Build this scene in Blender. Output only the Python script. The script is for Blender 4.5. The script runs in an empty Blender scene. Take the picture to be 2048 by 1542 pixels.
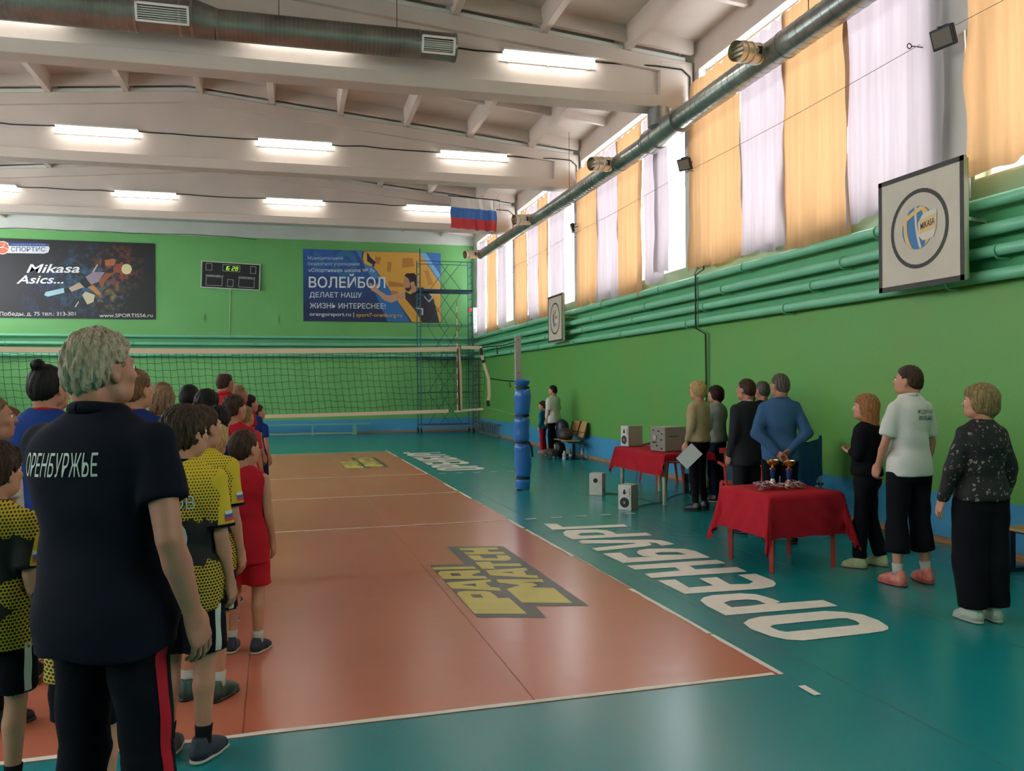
import bpy, bmesh, math, random, time
import numpy as np
from mathutils import Vector, Matrix, noise as mnoise
random.seed(7); np.random.seed(7)
PI = math.pi
scn = bpy.context.scene
COL = scn.collection
T00 = time.time()

# ------------------------------------------------------------------ camera
TH = 0.02            # the painted court is turned 0.02 rad against the hall
CAMP = Vector((-2.8443, -4.4168, 1.744)); YAW = 0.258; ROLL = -0.007; FPX = 1665.45
f_ = Vector((math.sin(YAW), math.cos(YAW), 0)); r0 = f_.cross(Vector((0, 0, 1))).normalized(); u0 = r0.cross(f_)
r_ = r0 * math.cos(ROLL) + u0 * math.sin(ROLL); u_ = -r0 * math.sin(ROLL) + u0 * math.cos(ROLL)
cam = bpy.data.cameras.new('camera'); camo = bpy.data.objects.new('camera', cam); COL.objects.link(camo)
camo.matrix_world = Matrix(((r_.x, u_.x, -f_.x, CAMP.x), (r_.y, u_.y, -f_.y, CAMP.y), (r_.z, u_.z, -f_.z, CAMP.z), (0, 0, 0, 1)))
cam.sensor_fit = 'HORIZONTAL'; cam.sensor_width = 36; cam.lens = FPX / 2048 * 36; cam.clip_start = 0.05; cam.clip_end = 200
scn.camera = camo
# ------------------------------------------------------------------ world, exposure
W = bpy.data.worlds.new('overcast_sky'); scn.world = W; W.use_nodes = True
SKY = 5.2
W.node_tree.nodes['Background'].inputs[0].default_value = (0.96, 0.97, 1.0, 1)
W.node_tree.nodes['Background'].inputs[1].default_value = SKY
scn.view_settings.view_transform = 'Standard'; scn.view_settings.look = 'None'
scn.view_settings.gamma = 1; scn.view_settings.use_curve_mapping = False
scn.view_settings.exposure = 0.9
LAMP = 8.3          # strength of the LED tubes
scn.cycles.max_bounces = 7; scn.cycles.diffuse_bounces = 5; scn.cycles.glossy_bounces = 3
scn.cycles.transmission_bounces = 4; scn.cycles.transparent_max_bounces = 8
scn.cycles.caustics_reflective = False; scn.cycles.caustics_refractive = False
scn.cycles.sample_clamp_indirect = 4.0; scn.cycles.use_denoising = True
scn.cycles.use_light_tree = True

# ------------------------------------------------------------------ materials
def lin(c):
    if isinstance(c, str):
        c = [int(c[i:i+2], 16) / 255 for i in (0, 2, 4)]
    return tuple(x / 12.92 if x <= .04045 else ((x + .055) / 1.055) ** 2.4 for x in c[:3]) + (1,)
MATS = {}
def M(name, col, rough=.6, metal=0., var=0., vscale=4., bump=0., bscale=40., spec=.5, emit=0., stretch=None, sheen=0., coat=0., col2=None):
    if name in MATS: return MATS[name]
    m = bpy.data.materials.new(name); m.use_nodes = True; nt = m.node_tree; N = nt.nodes; L = nt.links
    b = N['Principled BSDF']
    b.inputs['Base Color'].default_value = lin(col); b.inputs['Roughness'].default_value = rough
    b.inputs['Metallic'].default_value = metal; b.inputs['Specular IOR Level'].default_value = spec
    if sheen: b.inputs['Sheen Weight'].default_value = sheen
    if coat: b.inputs['Coat Weight'].default_value = coat
    if emit:
        b.inputs['Emission Color'].default_value = lin(col); b.inputs['Emission Strength'].default_value = emit
    if var or bump:
        tc = N.new('ShaderNodeTexCoord'); mp = N.new('ShaderNodeMapping'); L.new(tc.outputs['Object'], mp.inputs[0])
        if stretch: mp.inputs['Scale'].default_value = stretch
    if var:
        nz = N.new('ShaderNodeTexNoise'); nz.inputs['Scale'].default_value = vscale; nz.inputs['Detail'].default_value = 5
        L.new(mp.outputs[0], nz.inputs[0])
        mx = N.new('ShaderNodeMix'); mx.data_type = 'RGBA'
        c = lin(col); c2 = lin(col2) if col2 else tuple(x * (1 - var) for x in c[:3]) + (1,)
        mx.inputs[6].default_value = c2; mx.inputs[7].default_value = c if col2 else tuple(min(1, x * (1 + var * .6)) for x in c[:3]) + (1,)
        rp = N.new('ShaderNodeMapRange'); rp.inputs[1].default_value = .3; rp.inputs[2].default_value = .7
        L.new(nz.outputs[0], rp.inputs[0]); L.new(rp.outputs[0], mx.inputs[0]); L.new(mx.outputs[2], b.inputs['Base Color'])
    if bump:
        n2 = N.new('ShaderNodeTexNoise'); n2.inputs['Scale'].default_value = bscale; n2.inputs['Detail'].default_value = 4
        L.new(mp.outputs[0], n2.inputs[0])
        bp = N.new('ShaderNodeBump'); bp.inputs['Strength'].default_value = bump; bp.inputs['Distance'].default_value = .01
        L.new(n2.outputs[0], bp.inputs['Height']); L.new(bp.outputs[0], b.inputs['Normal'])
    MATS[name] = m
    return m
def nodes(m): return m.node_tree.nodes, m.node_tree.links, m.node_tree.nodes['Principled BSDF']

PAINT = M('white_paint', 'cabfb5', .75, var=.08, vscale=1.3, bump=.25, bscale=14)
BEAM = M('beam_paint', 'cdc1b7', .75, var=.07, vscale=1.1, bump=.3, bscale=9)
GREENW = M('green_wall_paint', '5f9f58', .5, var=.14, vscale=.9, bump=.15, bscale=25, col2='5a8f4c')
GREENF = M('green_far_wall_paint', '62ad5e', .5, var=.1, vscale=.8, bump=.15, bscale=25, col2='5aa256')
BANDW = M('green_band_paint', '3f9768', .55, var=.1, vscale=1.2, bump=.1, bscale=25)
BLUEW = M('blue_dado_paint', '3f9bd0', .5, var=.08, vscale=1.5, bump=.15, bscale=25)
PIPE = M('pipe_green_paint', '79c09a', .38, var=.06, vscale=3)
WOODB = M('baseboard_wood', 'a8764e', .6, var=.3, vscale=6, stretch=(4, .6, 4))
ALU = M('galvanised_steel', 'a3a9a6', .3, metal=.9, var=.25, vscale=3, bump=.15, bscale=30)
ALUD = M('galvanised_steel_dull', '8d9089', .42, metal=.8, var=.3, vscale=2.5)
NOZ = M('nozzle_tin', 'cdbfa6', .35, metal=.55, var=.2, vscale=5)
BLACK = M('black_plastic', '15161a', .5)
WHITEP = M('white_plastic', 'e8e6e0', .5)
GREYP = M('grey_plastic', '8f8f8c', .5)
LINE = M('white_floor_paint', 'e8e1d5', .45, var=.06, vscale=10)
YELF = M('yellow_floor_paint', 'd3c25a', .42, var=.08, vscale=3)
DARKF = M('dark_floor_paint', '4c4c47', .4, var=.15, vscale=3)
STEEL = M('painted_blue_steel', '17466f', .45)
DKST = M('dark_steel', '2a2c30', .45, metal=.5)
CABLE = M('black_cable', '1b1a1a', .6)

# ------------------------------------------------------------------ object helpers
ORG = {}
def tag(o, label=None, cat=None, group=None, kind=None):
    if label: o['label'] = label
    if cat: o['category'] = cat
    if group: o['group'] = group
    if kind: o['kind'] = kind
    return o
def thing(name, label, cat, loc=(0, 0, 0), rotz=0., group=None):
    o = bpy.data.objects.new(name, None); COL.objects.link(o); o.empty_display_size = .1
    o.location = loc; o.rotation_euler = (0, 0, rotz); tag(o, label, cat, group)
    ORG[o.name] = Vector(loc)
    return o
def mesh(name, v, fc, mat, parent=None, smooth=False, org=None):
    me = bpy.data.meshes.new(name)
    me.from_pydata([tuple(p) for p in v], [], fc); me.update()
    if mat: me.materials.append(mat)
    if smooth: me.polygons.foreach_set('use_smooth', [True] * len(me.polygons))
    return link(name, me, parent, org)
def link(name, me, parent=None, org=None):
    o = bpy.data.objects.new(name, me); COL.objects.link(o)
    if parent is not None:
        o.parent = parent
        if org: o.location = org
        ORG[o.name] = ORG.get(parent.name, Vector())
    elif org:
        o.location = org; ORG[o.name] = Vector(org)
    else: ORG[o.name] = Vector()
    return o
class MB:
    def __init__(s): s.v = []; s.f = []
    def add(s, v, f):
        n = len(s.v); s.v += [tuple(p) for p in v]; s.f += [tuple(i + n for i in q) for q in f]; return s
    def box(s, lo, hi, R=None, c=None):
        x0, y0, z0 = lo; x1, y1, z1 = hi
        v = [Vector(p) for p in ((x0,y0,z0),(x1,y0,z0),(x1,y1,z0),(x0,y1,z0),(x0,y0,z1),(x1,y0,z1),(x1,y1,z1),(x0,y1,z1))]
        if R is not None:
            cc = Vector(c) if c is not None else Vector(((x0+x1)/2, (y0+y1)/2, (z0+z1)/2))
            v = [R @ (p - cc) + cc for p in v]
        return s.add(v, [(3,2,1,0),(4,5,6,7),(0,1,5,4),(1,2,6,5),(2,3,7,6),(3,0,4,7)])
    def bar(s, a, b, w, h=None, up=(0, 0, 1)):
        a = Vector(a); b = Vector(b); h = h or w; d = (b - a).normalized(); u = Vector(up)
        if abs(d.dot(u)) > .98: u = Vector((1, 0, 0))
        x = d.cross(u).normalized(); y = x.cross(d)
        v = []
        for p in (a, b):
            for i, j in ((-1,-1),(1,-1),(1,1),(-1,1)): v.append(p + x * w/2 * i + y * h/2 * j)
        return s.add(v, [(3,2,1,0),(4,5,6,7),(0,1,5,4),(1,2,6,5),(2,3,7,6),(3,0,4,7)])
    def cyl(s, a, b, r, r2=None, n=12, cap=True):
        return s.tube([a, b], [r, r if r2 is None else r2], n, cap)
    def tube(s, pts, r, n=8, cap=True):
        pts = [Vector(p) for p in pts]; m = len(pts)
        rr = r if isinstance(r, (list, tuple)) else [r] * m
        d0 = (pts[1] - pts[0]).normalized(); u = Vector((0, 0, 1)) if abs(d0.z) < .9 else Vector((1, 0, 0))
        x = d0.cross(u).normalized(); v = []; fc = []
        for i, p in enumerate(pts):
            d = (pts[min(i+1, m-1)] - pts[max(i-1, 0)]).normalized()
            x = (x - d * x.dot(d)).normalized(); y = d.cross(x)
            for k in range(n):
                a = 2 * PI * k / n; v.append(p + (x * math.cos(a) + y * math.sin(a)) * rr[i])
        for i in range(m - 1):
            for k in range(n):
                k2 = (k + 1) % n; fc.append((i*n+k, i*n+k2, (i+1)*n+k2, (i+1)*n+k))
        if cap: fc.append(tuple(range(n-1, -1, -1))); fc.append(tuple(range((m-1)*n, m*n)))
        return s.add(v, fc)
    def lathe(s, prof, c=(0, 0, 0), n=24):
        v = []; fc = []; m = len(prof)
        for r, z in prof:
            for k in range(n):
                a = 2*PI*k/n; v.append((c[0] + r*math.cos(a), c[1] + r*math.sin(a), c[2] + z))
        for i in range(m-1):
            for k in range(n):
                k2 = (k+1) % n; fc.append((i*n+k, i*n+k2, (i+1)*n+k2, (i+1)*n+k))
        return s.add(v, fc)
    def prism(s, poly, fn, t):
        """poly: 2-D outline, fn(a,b,h)->point, extruded over h 0..t"""
        n = len(poly); v = [fn(a, b, 0) for a, b in poly] + [fn(a, b, t) for a, b in poly]
        fc = [tuple(range(n-1, -1, -1)), tuple(range(n, 2*n))] + [(i, (i+1) % n, n+(i+1) % n, n+i) for i in range(n)]
        return s.add(v, fc)
    def build(s, name, mat, parent=None, smooth=False, local=False, bevel=0, org=None):
        """world coordinates unless local; origin = parent's"""
        if parent is not None and not local:
            o = ORG.get(parent.name, Vector()); v = [Vector(p) - o for p in s.v]
            ob = mesh(name, v, s.f, mat, parent, smooth)
        elif parent is None and not local:
            if org is None:
                a = np.array(s.v, dtype=float); lo = a.min(0); hi = a.max(0); org = ((lo[0]+hi[0])/2, (lo[1]+hi[1])/2, lo[2])
            o = Vector(org); v = [Vector(p) - o for p in s.v]
            ob = mesh(name, v, s.f, mat, None, smooth, org=tuple(o))
        else: ob = mesh(name, s.v, s.f, mat, parent, smooth, org=org)
        if bevel:
            bm = bmesh.new(); bm.from_mesh(ob.data)
            bmesh.ops.remove_doubles(bm, verts=bm.verts, dist=1e-5)
            es = [e for e in bm.edges if len(e.link_faces) == 2 and e.calc_face_angle(0) > .5]
            bmesh.ops.bevel(bm, geom=es, offset=bevel, segments=2, profile=.5, affect='EDGES')
            bm.to_mesh(ob.data); bm.free()
        return ob
def autosmooth(o, ang=35):
    me = o.data; me.polygons.foreach_set('use_smooth', [True]*len(me.polygons)); me.set_sharp_from_angle(angle=math.radians(ang))
    return o
def tri_poly(poly, hole=None):
    """triangulate 2-D outline with an optional hole -> verts2d, tris"""
    from mathutils.geometry import tessellate_polygon
    loops = [[Vector((a, b, 0)) for a, b in poly]]
    if hole: loops.append([Vector((a, b, 0)) for a, b in hole])
    t = tessellate_polygon(loops); pts = [p for l in loops for p in l]
    return [(p.x, p.y) for p in pts], t
def flat(name, poly, hole, fn, mat, parent):
    """flat print: outline mapped through fn(a,b)->world point"""
    v, t = tri_poly(poly, hole)
    P = [fn(a, b) for a, b in v]; o = ORG.get(parent.name, Vector())
    ob = mesh(name, [Vector(p) - o for p in P], [tuple(x) for x in t], mat, parent)
    return ob
_TXT = {}
def text_poly(s, size=1, bold=0., shear=0., xs=1., fine=0):
    """text -> (verts2d Nx2, faces) at origin baseline, left aligned"""
    key = (s, size, bold, shear, xs, fine)
    if key in _TXT: return _TXT[key]
    cu = bpy.data.curves.new('t', 'FONT'); cu.body = s; cu.size = size; cu.offset = bold*.4; cu.shear = shear; cu.resolution_u = 3
    ob = bpy.data.objects.new('t', cu); COL.objects.link(ob)
    dg = bpy.context.evaluated_depsgraph_get(); me = bpy.data.meshes.new_from_object(ob.evaluated_get(dg))
    if fine:
        bm = bmesh.new(); bm.from_mesh(me); bmesh.ops.triangulate(bm, faces=bm.faces)
        for _ in range(5):
            es = [e for e in bm.edges if e.calc_length() > fine]
            if not es: break
            bmesh.ops.subdivide_edges(bm, edges=es, cuts=1); bmesh.ops.triangulate(bm, faces=bm.faces)
        bm.to_mesh(me); bm.free()
    v = np.array([tuple(x.co)[:2] for x in me.vertices]); fc = [tuple(p.vertices) for p in me.polygons]
    if len(v): v[:, 0] *= xs
    bpy.data.objects.remove(ob); bpy.data.meshes.remove(me); bpy.data.curves.remove(cu)
    _TXT[key] = (v, fc); return v, fc
def text(name, s, fn, mat, parent, size=1, x=0, y=0, width=None, bold=0., shear=0., local=False):
    v, fc = text_poly(s, size, bold, shear)
    v = v.copy(); v[:, 0] -= v[:, 0].min()
    if width: v[:, 0] *= width / v[:, 0].max()
    P = [fn(a + x, b + y) for a, b in v]; o = Vector() if local else ORG.get(parent.name, Vector())
    return mesh(name, [Vector(p) - o for p in P], fc, mat, parent)
def c2w(X, Y, Z=0.): return Vector((X*math.cos(TH) - Y*math.sin(TH), X*math.sin(TH) + Y*math.cos(TH), Z))
# ================================================================== the hall
XL, XR, YN, YF = -14.0, 4.0, -9.0, 27.2
PIL = [-9.0, -3.0, 2.97, 8.97, 15.05, 21.05, 27.2]          # pillar centres on the right wall
def zt(x): return 8.2 - .093*abs(x + 5)                       # top of the roof beams
def zmat(name, stops, rough=.5, bump=.12):
    """paint that changes colour with height: [(z, colour), ...], hand-painted edges"""
    m = M(name, stops[0][1], rough); N, L, b = nodes(m)
    g = N.new('ShaderNodeNewGeometry'); sx = N.new('ShaderNodeSeparateXYZ'); L.new(g.outputs['Position'], sx.inputs[0])
    n = N.new('ShaderNodeTexNoise'); n.inputs['Scale'].default_value = 2.2; L.new(g.outputs['Position'], n.inputs[0])
    a = N.new('ShaderNodeMath'); a.operation = 'MULTIPLY_ADD'; a.inputs[1].default_value = .035; L.new(n.outputs[0], a.inputs[0]); L.new(sx.outputs[2], a.inputs[2])
    cur = None
    for z, c in stops:
        rgb = N.new('ShaderNodeMix'); rgb.data_type = 'RGBA'
        n3 = N.new('ShaderNodeTexNoise'); n3.inputs['Scale'].default_value = .9; n3.inputs['Detail'].default_value = 6; L.new(g.outputs['Position'], n3.inputs[0])
        mr = N.new('ShaderNodeMapRange'); mr.inputs[1].default_value = .35; mr.inputs[2].default_value = .68; L.new(n3.outputs[0], mr.inputs[0]); L.new(mr.outputs[0], rgb.inputs[0])
        c1 = lin(c[0] if isinstance(c, tuple) else c); c2 = lin(c[1]) if isinstance(c, tuple) else tuple(x*.88 for x in c1[:3]) + (1,)
        rgb.inputs[6].default_value = c1; rgb.inputs[7].default_value = c2
        if cur is None: cur = rgb.outputs[2]; continue
        st = N.new('ShaderNodeMath'); st.operation = 'GREATER_THAN'; st.inputs[1].default_value = z + .0175; L.new(a.outputs[0], st.inputs[0])
        mx = N.new('ShaderNodeMix'); mx.data_type = 'RGBA'; L.new(st.outputs[0], mx.inputs[0]); L.new(cur, mx.inputs[6]); L.new(rgb.outputs[2], mx.inputs[7]); cur = mx.outputs[2]
    L.new(cur, b.inputs['Base Color'])
    n2 = N.new('ShaderNodeTexNoise'); n2.inputs['Scale'].default_value = 18; n2.inputs['Detail'].default_value = 5; L.new(g.outputs['Position'], n2.inputs[0])
    bp = N.new('ShaderNodeBump'); bp.inputs['Strength'].default_value = bump; bp.inputs['Distance'].default_value = .02; L.new(n2.outputs[0], bp.inputs['Height']); L.new(bp.outputs[0], b.inputs['Normal'])
    return m
WR = zmat('right_wall_paint', [(0, '3f90bb'), (.54, ('579a4a', '629643')), (2.78, ('4fa26e', '489a66')), (3.62, ('a3b58e', '98a882'))])
WF = zmat('far_wall_paint', [(0, '4a9fce'), (.52, ('74b86f', '69ac63')), (2.8, ('5bab7a', '54a472')), (3.62, ('6cb066', '66a75f')), (7.17, 'c9cdc6')])
WPL = zmat('pillar_paint', [(0, 'a3b58e'), (3.95, ('bdbcb8', 'aeada9'))])

# floor ------------------------------------------------------------------
def floormat(name, c1, c2, rough, wave=0.):
    m = M(name, c1, rough); N, L, b = nodes(m)
    g = N.new('ShaderNodeNewGeometry')
    n1 = N.new('ShaderNodeTexNoise'); n1.inputs['Scale'].default_value = .7; n1.inputs['Detail'].default_value = 4; L.new(g.outputs['Position'], n1.inputs[0])
    mx = N.new('ShaderNodeMix'); mx.data_type = 'RGBA'; mx.inputs[6].default_value = lin(c1); mx.inputs[7].default_value = lin(c2)
    mr = N.new('ShaderNodeMapRange'); mr.inputs[1].default_value = .3; mr.inputs[2].default_value = .7; L.new(n1.outputs[0], mr.inputs[0]); L.new(mr.outputs[0], mx.inputs[0]); L.new(mx.outputs[2], b.inputs['Base Color'])
    n3 = N.new('ShaderNodeTexNoise'); n3.inputs['Scale'].default_value = 1.3; n3.inputs['Detail'].default_value = 2; L.new(g.outputs['Position'], n3.inputs[0])
    r = N.new('ShaderNodeMapRange'); r.inputs[3].default_value = rough - .015; r.inputs[4].default_value = rough + .03; L.new(n3.outputs[0], r.inputs[0])
    mp = N.new('ShaderNodeMapping'); mp.inputs['Scale'].default_value = (1.6, 7, 1); mp.inputs['Rotation'].default_value = (0, 0, .12); L.new(g.outputs['Position'], mp.inputs[0])
    n2 = N.new('ShaderNodeTexNoise'); n2.inputs['Scale'].default_value = 1.0; n2.inputs['Detail'].default_value = 1.5; L.new(mp.outputs[0], n2.inputs[0])
    n4 = N.new('ShaderNodeTexNoise'); n4.inputs['Scale'].default_value = 160; L.new(g.outputs['Position'], n4.inputs[0])
    ad = N.new('ShaderNodeMath'); ad.operation = 'MULTIPLY_ADD'; ad.inputs[1].default_value = .004; L.new(n4.outputs[0], ad.inputs[0]); L.new(n2.outputs[0], ad.inputs[2])
    bp = N.new('ShaderNodeBump'); bp.inputs['Strength'].default_value = wave; bp.inputs['Distance'].default_value = .02; L.new(ad.outputs[0], bp.inputs['Height']); L.new(bp.outputs[0], b.inputs['Normal'])
    b.inputs['Specular IOR Level'].default_value = .5
    return m
TEAL = floormat('teal_sports_floor', '0c8486', '0a7c84', .25, .03)
ORANGE = floormat('orange_sports_mat', 'c46f56', 'bd6c52', .25, .1)
bm = MB(); bm.box((XL-.3, YN-.3, -.2), (XR+.3, YF+.3, 0)); floor = tag(bm.build('floor', TEAL, org=(0, 0, 0)), kind='structure')
def cf(z): return lambda a, b: c2w(a, b, z)
m_ = MB(); m_.prism([(-9, 0), (0, 0), (0, 18), (-9, 18)], lambda a, b, h: c2w(a, b, h), .0015); m_.build('court_surface', ORANGE, floor)
SEAM = M('floor_seam', '8a4434', .5); SEAMT = M('floor_seam_teal', '125f5c', .5)
for x in (-1.56, -3.1, -4.66, -6.2, -7.75): flat('seam', [(x, .05), (x+.006, .05), (x+.006, 17.95), (x, 17.95)], None, cf(.0022), SEAM, floor)
for x in (.25, 1.78, 3.3):
    flat('seam', [(x, -6), (x+.006, -6), (x+.006, 26), (x, 26)], None, cf(.001), SEAMT, floor)
def strip(name, x0, y0, x1, y1, jag=.006, mat=LINE, z=.004, gaps=0.):
    L_ = max(abs(x1-x0), abs(y1-y0)); n = max(2, int(L_/.16)); al = abs(y1-y0) > abs(x1-x0); A = []; B = []
    rnd = random.Random(int(x0*100+y0*37+n))
    for i in range(n+1):
        t = i/n; j1 = rnd.uniform(0, jag); j2 = rnd.uniform(0, jag)
        if al: A.append((x0 + j1, y0+(y1-y0)*t)); B.append((x1 - j2*.3, y0+(y1-y0)*t))
        else: A.append((x0+(x1-x0)*t, y0 + j1*.3)); B.append((x0+(x1-x0)*t, y1 - j2))
    return flat(name, A + B[::-1], None, cf(z), mat, floor)
WORN = M('worn_floor_line', 'eed6c2', .45)
strip('boundary_line', -9.0, 0, -.06, .05, .012)
rg = random.Random(3); y = 0.0
while y < 17.95:                                   # the worn sideline: full pieces and rubbed-off ones
    ln = rg.uniform(.5, 1.9); e = min(18.0, y+ln); w = .05 if rg.random() < .72 or y < 1 else .012
    strip('boundary_line', -w, y, 0, e, .016 if w > .02 else .005); y = e + (.02 if rg.random() < .5 else .09)
strip('boundary_line', -9.0, 17.95, -.0, 18, .004); strip('boundary_line', -9.0, 0, -8.95, 18, .01)
strip('attack_line', -9.0, 6, -.07, 6.05, .01, WORN); strip('centre_line', -9.0, 8.975, -.07, 9.025, .012, WORN); strip('attack_line', -9.0, 11.95, -.07, 12.0, .008, WORN)
for yy in (6.0, 11.95):
    for i in range(5): strip('line_dash', .2+.35*i, yy, .35+.35*i, yy+.05, .003)
strip('line_dash', -.05, -.35, 0, -.2, .002); strip('line_dash', -.05, 18.2, 0, 18.35, .002)
strip('line_dash', -5.2, 21.2, -3.25, 21.27, .002)
LT = {'G': [(0.313,5.603),(0.461,5.554),(0.461,5.296),(1.25,5.254),(1.225,5.074),(0.277,5.147)], 'R2': [(0.342,4.95),(0.422,5.063),(0.556,5.055),(0.783,4.994),(0.881,4.926),(0.904,4.8),(0.892,4.654),(1.253,4.617),(1.244,4.439),(0.292,4.488),(0.281,4.735)], 'R2_h': [(0.458,4.776),(0.534,4.832),(0.72,4.805),(0.758,4.745),(0.751,4.634),(0.458,4.664)], 'U': [(0.309,4.365),(0.373,4.406),(1.094,4.213),(1.211,4.132),(1.241,4.025),(1.25,3.879),(1.082,3.847),(1.088,4.003),(1.024,4.065),(1.018,3.966),(0.967,3.895),(0.894,3.862),(0.312,3.785),(0.306,3.951),(0.854,4.037),(0.865,4.075),(0.301,4.217)], 'B': [(0.312,3.657),(0.509,3.641),(0.483,3.382),(0.741,3.349),(0.657,3.401),(0.651,3.506),(0.678,3.613),(0.747,3.703),(0.857,3.734),(1.064,3.694),(1.228,3.613),(1.281,3.476),(1.263,3.131),(0.33,3.166)], 'B_h': [(0.834,3.509),(0.904,3.529),(1.072,3.485),(1.098,3.429),(1.099,3.335),(0.824,3.409)], 'N': [(0.314,3.046),(1.271,3.02),(1.273,2.849),(0.889,2.857),(0.862,2.701),(1.286,2.671),(1.27,2.468),(0.316,2.501),(0.329,2.672),(0.705,2.7),(0.723,2.834),(0.322,2.861)], 'E': [(0.328,2.4),(0.494,2.385),(0.47,2.085),(0.703,2.084),(0.717,2.366),(0.893,2.355),(0.864,2.084),(1.024,2.044),(1.107,2.101),(1.121,2.38),(1.298,2.368),(1.296,2.084),(1.249,1.973),(1.173,1.897),(1.034,1.862),(0.332,1.901)], 'R1': [(0.35,1.671),(0.427,1.753),(0.528,1.794),(0.778,1.778),(0.883,1.719),(0.918,1.616),(0.935,1.521),(0.942,1.449),(0.873,1.413),(1.293,1.391),(1.292,1.204),(0.321,1.228),(0.32,1.509)], 'R1_h': [(0.494,1.556),(0.581,1.598),(0.722,1.589),(0.787,1.551),(0.795,1.427),(0.632,1.411),(0.484,1.418)], 'O': [(0.338,1.009),(0.428,1.083),(0.551,1.12),(1.105,1.11),(1.221,1.048),(1.311,0.943),(1.316,0.776),(1.275,0.633),(1.233,0.577),(1.161,0.546),(1.027,0.534),(0.503,0.526),(0.409,0.573),(0.347,0.668),(0.31,0.865)], 'O_h': [(0.472,0.875),(0.519,0.905),(1.077,0.91),(1.137,0.891),(1.151,0.813),(1.131,0.748),(1.098,0.724),(0.508,0.73),(0.476,0.772),(0.469,0.829)]}
LG = {'dark': [(-1.146,4.507),(-0.56,4.351),(-0.559,1.79),(-0.965,1.907),(-0.982,1.573),(-1.477,1.735),(-1.491,3.637),(-1.159,3.59)], 'P': [(-1.475,2.47),(-1.45,2.535),(-1.39,2.546),(-1.235,2.497),(-1.195,2.455),(-1.183,2.335),(-1.181,2.235),(-1.095,2.216),(-1.092,1.714),(-1.475,1.835)], 'P_h': [(-1.373,2.417),(-1.29,2.391),(-1.292,2.284),(-1.373,2.31)], 'A': [(-1.482,2.887),(-1.083,2.892),(-1.089,2.794),(-1.153,2.782),(-1.144,2.611),(-1.084,2.571),(-1.094,2.453),(-1.476,2.664)], 'A_h': [(-1.377,2.767),(-1.244,2.779),(-1.256,2.681)], 'R': [(-1.478,3.295),(-1.439,3.356),(-1.087,3.287),(-1.093,3.19),(-1.199,3.117),(-1.193,3.074),(-1.091,3.03),(-1.095,2.929),(-1.484,3.029),(-1.485,3.262)], 'R_h': [(-1.376,3.238),(-1.294,3.219),(-1.296,3.106),(-1.383,3.123)], 'I': [(-1.492,3.541),(-1.095,3.456),(-1.096,3.35),(-1.493,3.428)], 'M': [(-1.03,2.875),(-0.634,2.755),(-0.65,2.655),(-0.85,2.695),(-0.754,2.646),(-0.739,2.548),(-0.822,2.5),(-0.64,2.415),(-0.655,1.906),(-1.034,2.039),(-1.035,2.509),(-0.885,2.601),(-1.037,2.745)], 'A2': [(-1.029,3.261),(-0.636,3.248),(-0.649,3.14),(-0.696,3.118),(-0.717,2.956),(-0.631,2.912),(-0.651,2.798),(-1.041,3.042)], 'A2_h': [(-0.923,3.129),(-0.808,3.136),(-0.808,3.053)], 'T': [(-1.04,3.652),(-0.891,3.624),(-0.892,3.524),(-0.638,3.45),(-0.651,3.329),(-0.916,3.414),(-0.927,3.295),(-1.046,3.322)], 'C': [(-1.039,3.988),(-0.917,3.949),(-0.919,3.799),(-0.768,3.75),(-0.759,3.898),(-0.647,3.87),(-0.641,3.752),(-0.682,3.639),(-0.74,3.616),(-1.024,3.72),(-1.036,3.815)], 'H': [(-1.046,4.378),(-0.641,4.309),(-0.652,4.18),(-0.773,4.205),(-0.783,4.097),(-0.639,4.046),(-0.649,3.928),(-1.038,4.032),(-1.04,4.158),(-0.929,4.122),(-0.927,4.222),(-1.041,4.273)]}
for dy in (0, 11.93):                              # the word painted twice beside the court, letter by letter
    for k in 'O R1 E N B U R2 G'.split():
        h = LT.get(k + '_h')
        flat('painted_letter', [(a, b+dy) for a, b in LT[k]], [(a, b+dy) for a, b in h] if h else None, cf(.004), LINE, floor)
for dy in (0, 11.9):
    flat('logo_ground', [(a, b+dy) for a, b in LG['dark']], None, cf(.003), DARKF, floor)
    for k in 'P A R I M A2 T C H'.split():
        h = LG.get(k + '_h')
        flat('logo_letter', [(a, b+dy) for a, b in LG[k]], [(a, b+dy) for a, b in h] if h else None, cf(.0045), YELF, floor)

# walls ------------------------------------------------------------------
def box(name, lo, hi, mat, parent=None, kind=None, bevel=0):
    b = MB(); b.box(lo, hi); o = b.build(name, mat, parent, bevel=bevel)
    if kind: o['kind'] = kind
    return o
wr = box('wall_right', (XR, YN-.3, 0), (XR+.35, YF+.3, 3.82), WR, kind='structure')
wf = box('wall_far', (XL-.3, YF, 0), (XR+.35, YF+.3, 8.9), WF, kind='structure')
wl = box('wall_left', (XL-.35, YN-.3, 0), (XL, YF+.3, 3.82), WR, kind='structure')
wn = box('wall_near', (XL-.3, YN-.3, 0), (XR+.35, YN, 8.9), WF, kind='structure')
for w, a, b in ((wr, XR, XR+.35), (wl, XL-.35, XL)):
    box('lintel', (a, YN, 7.2), (b, YF, 8.05), PAINT, w)
    for i, y in enumerate(PIL):
        lo, hi = (y-.28, y+.28) if i < len(PIL)-1 else (y-.62, y+.05)
        box('pillar', (a+.001, lo, 3.82), (b-.04, hi, 7.2), WPL, w)
box('window_ledge', (XR+.0, YN, 3.82), (XR+.2, YF, 3.84), M('ledge_paint', 'b4b89a', .6, var=.2, vscale=4), wr)
def baseboard(name, a, b, t):
    b_ = MB(); b_.box((a[0], a[1], 0), (b[0], b[1], .065)); return tag(b_.build(name, WOODB), kind='structure')
baseboard('baseboard_right', (XR-.035, YN), (XR, YF-.03), 0); baseboard('baseboard_far', (XL, YF-.03), (XR, YF), 0)
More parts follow.
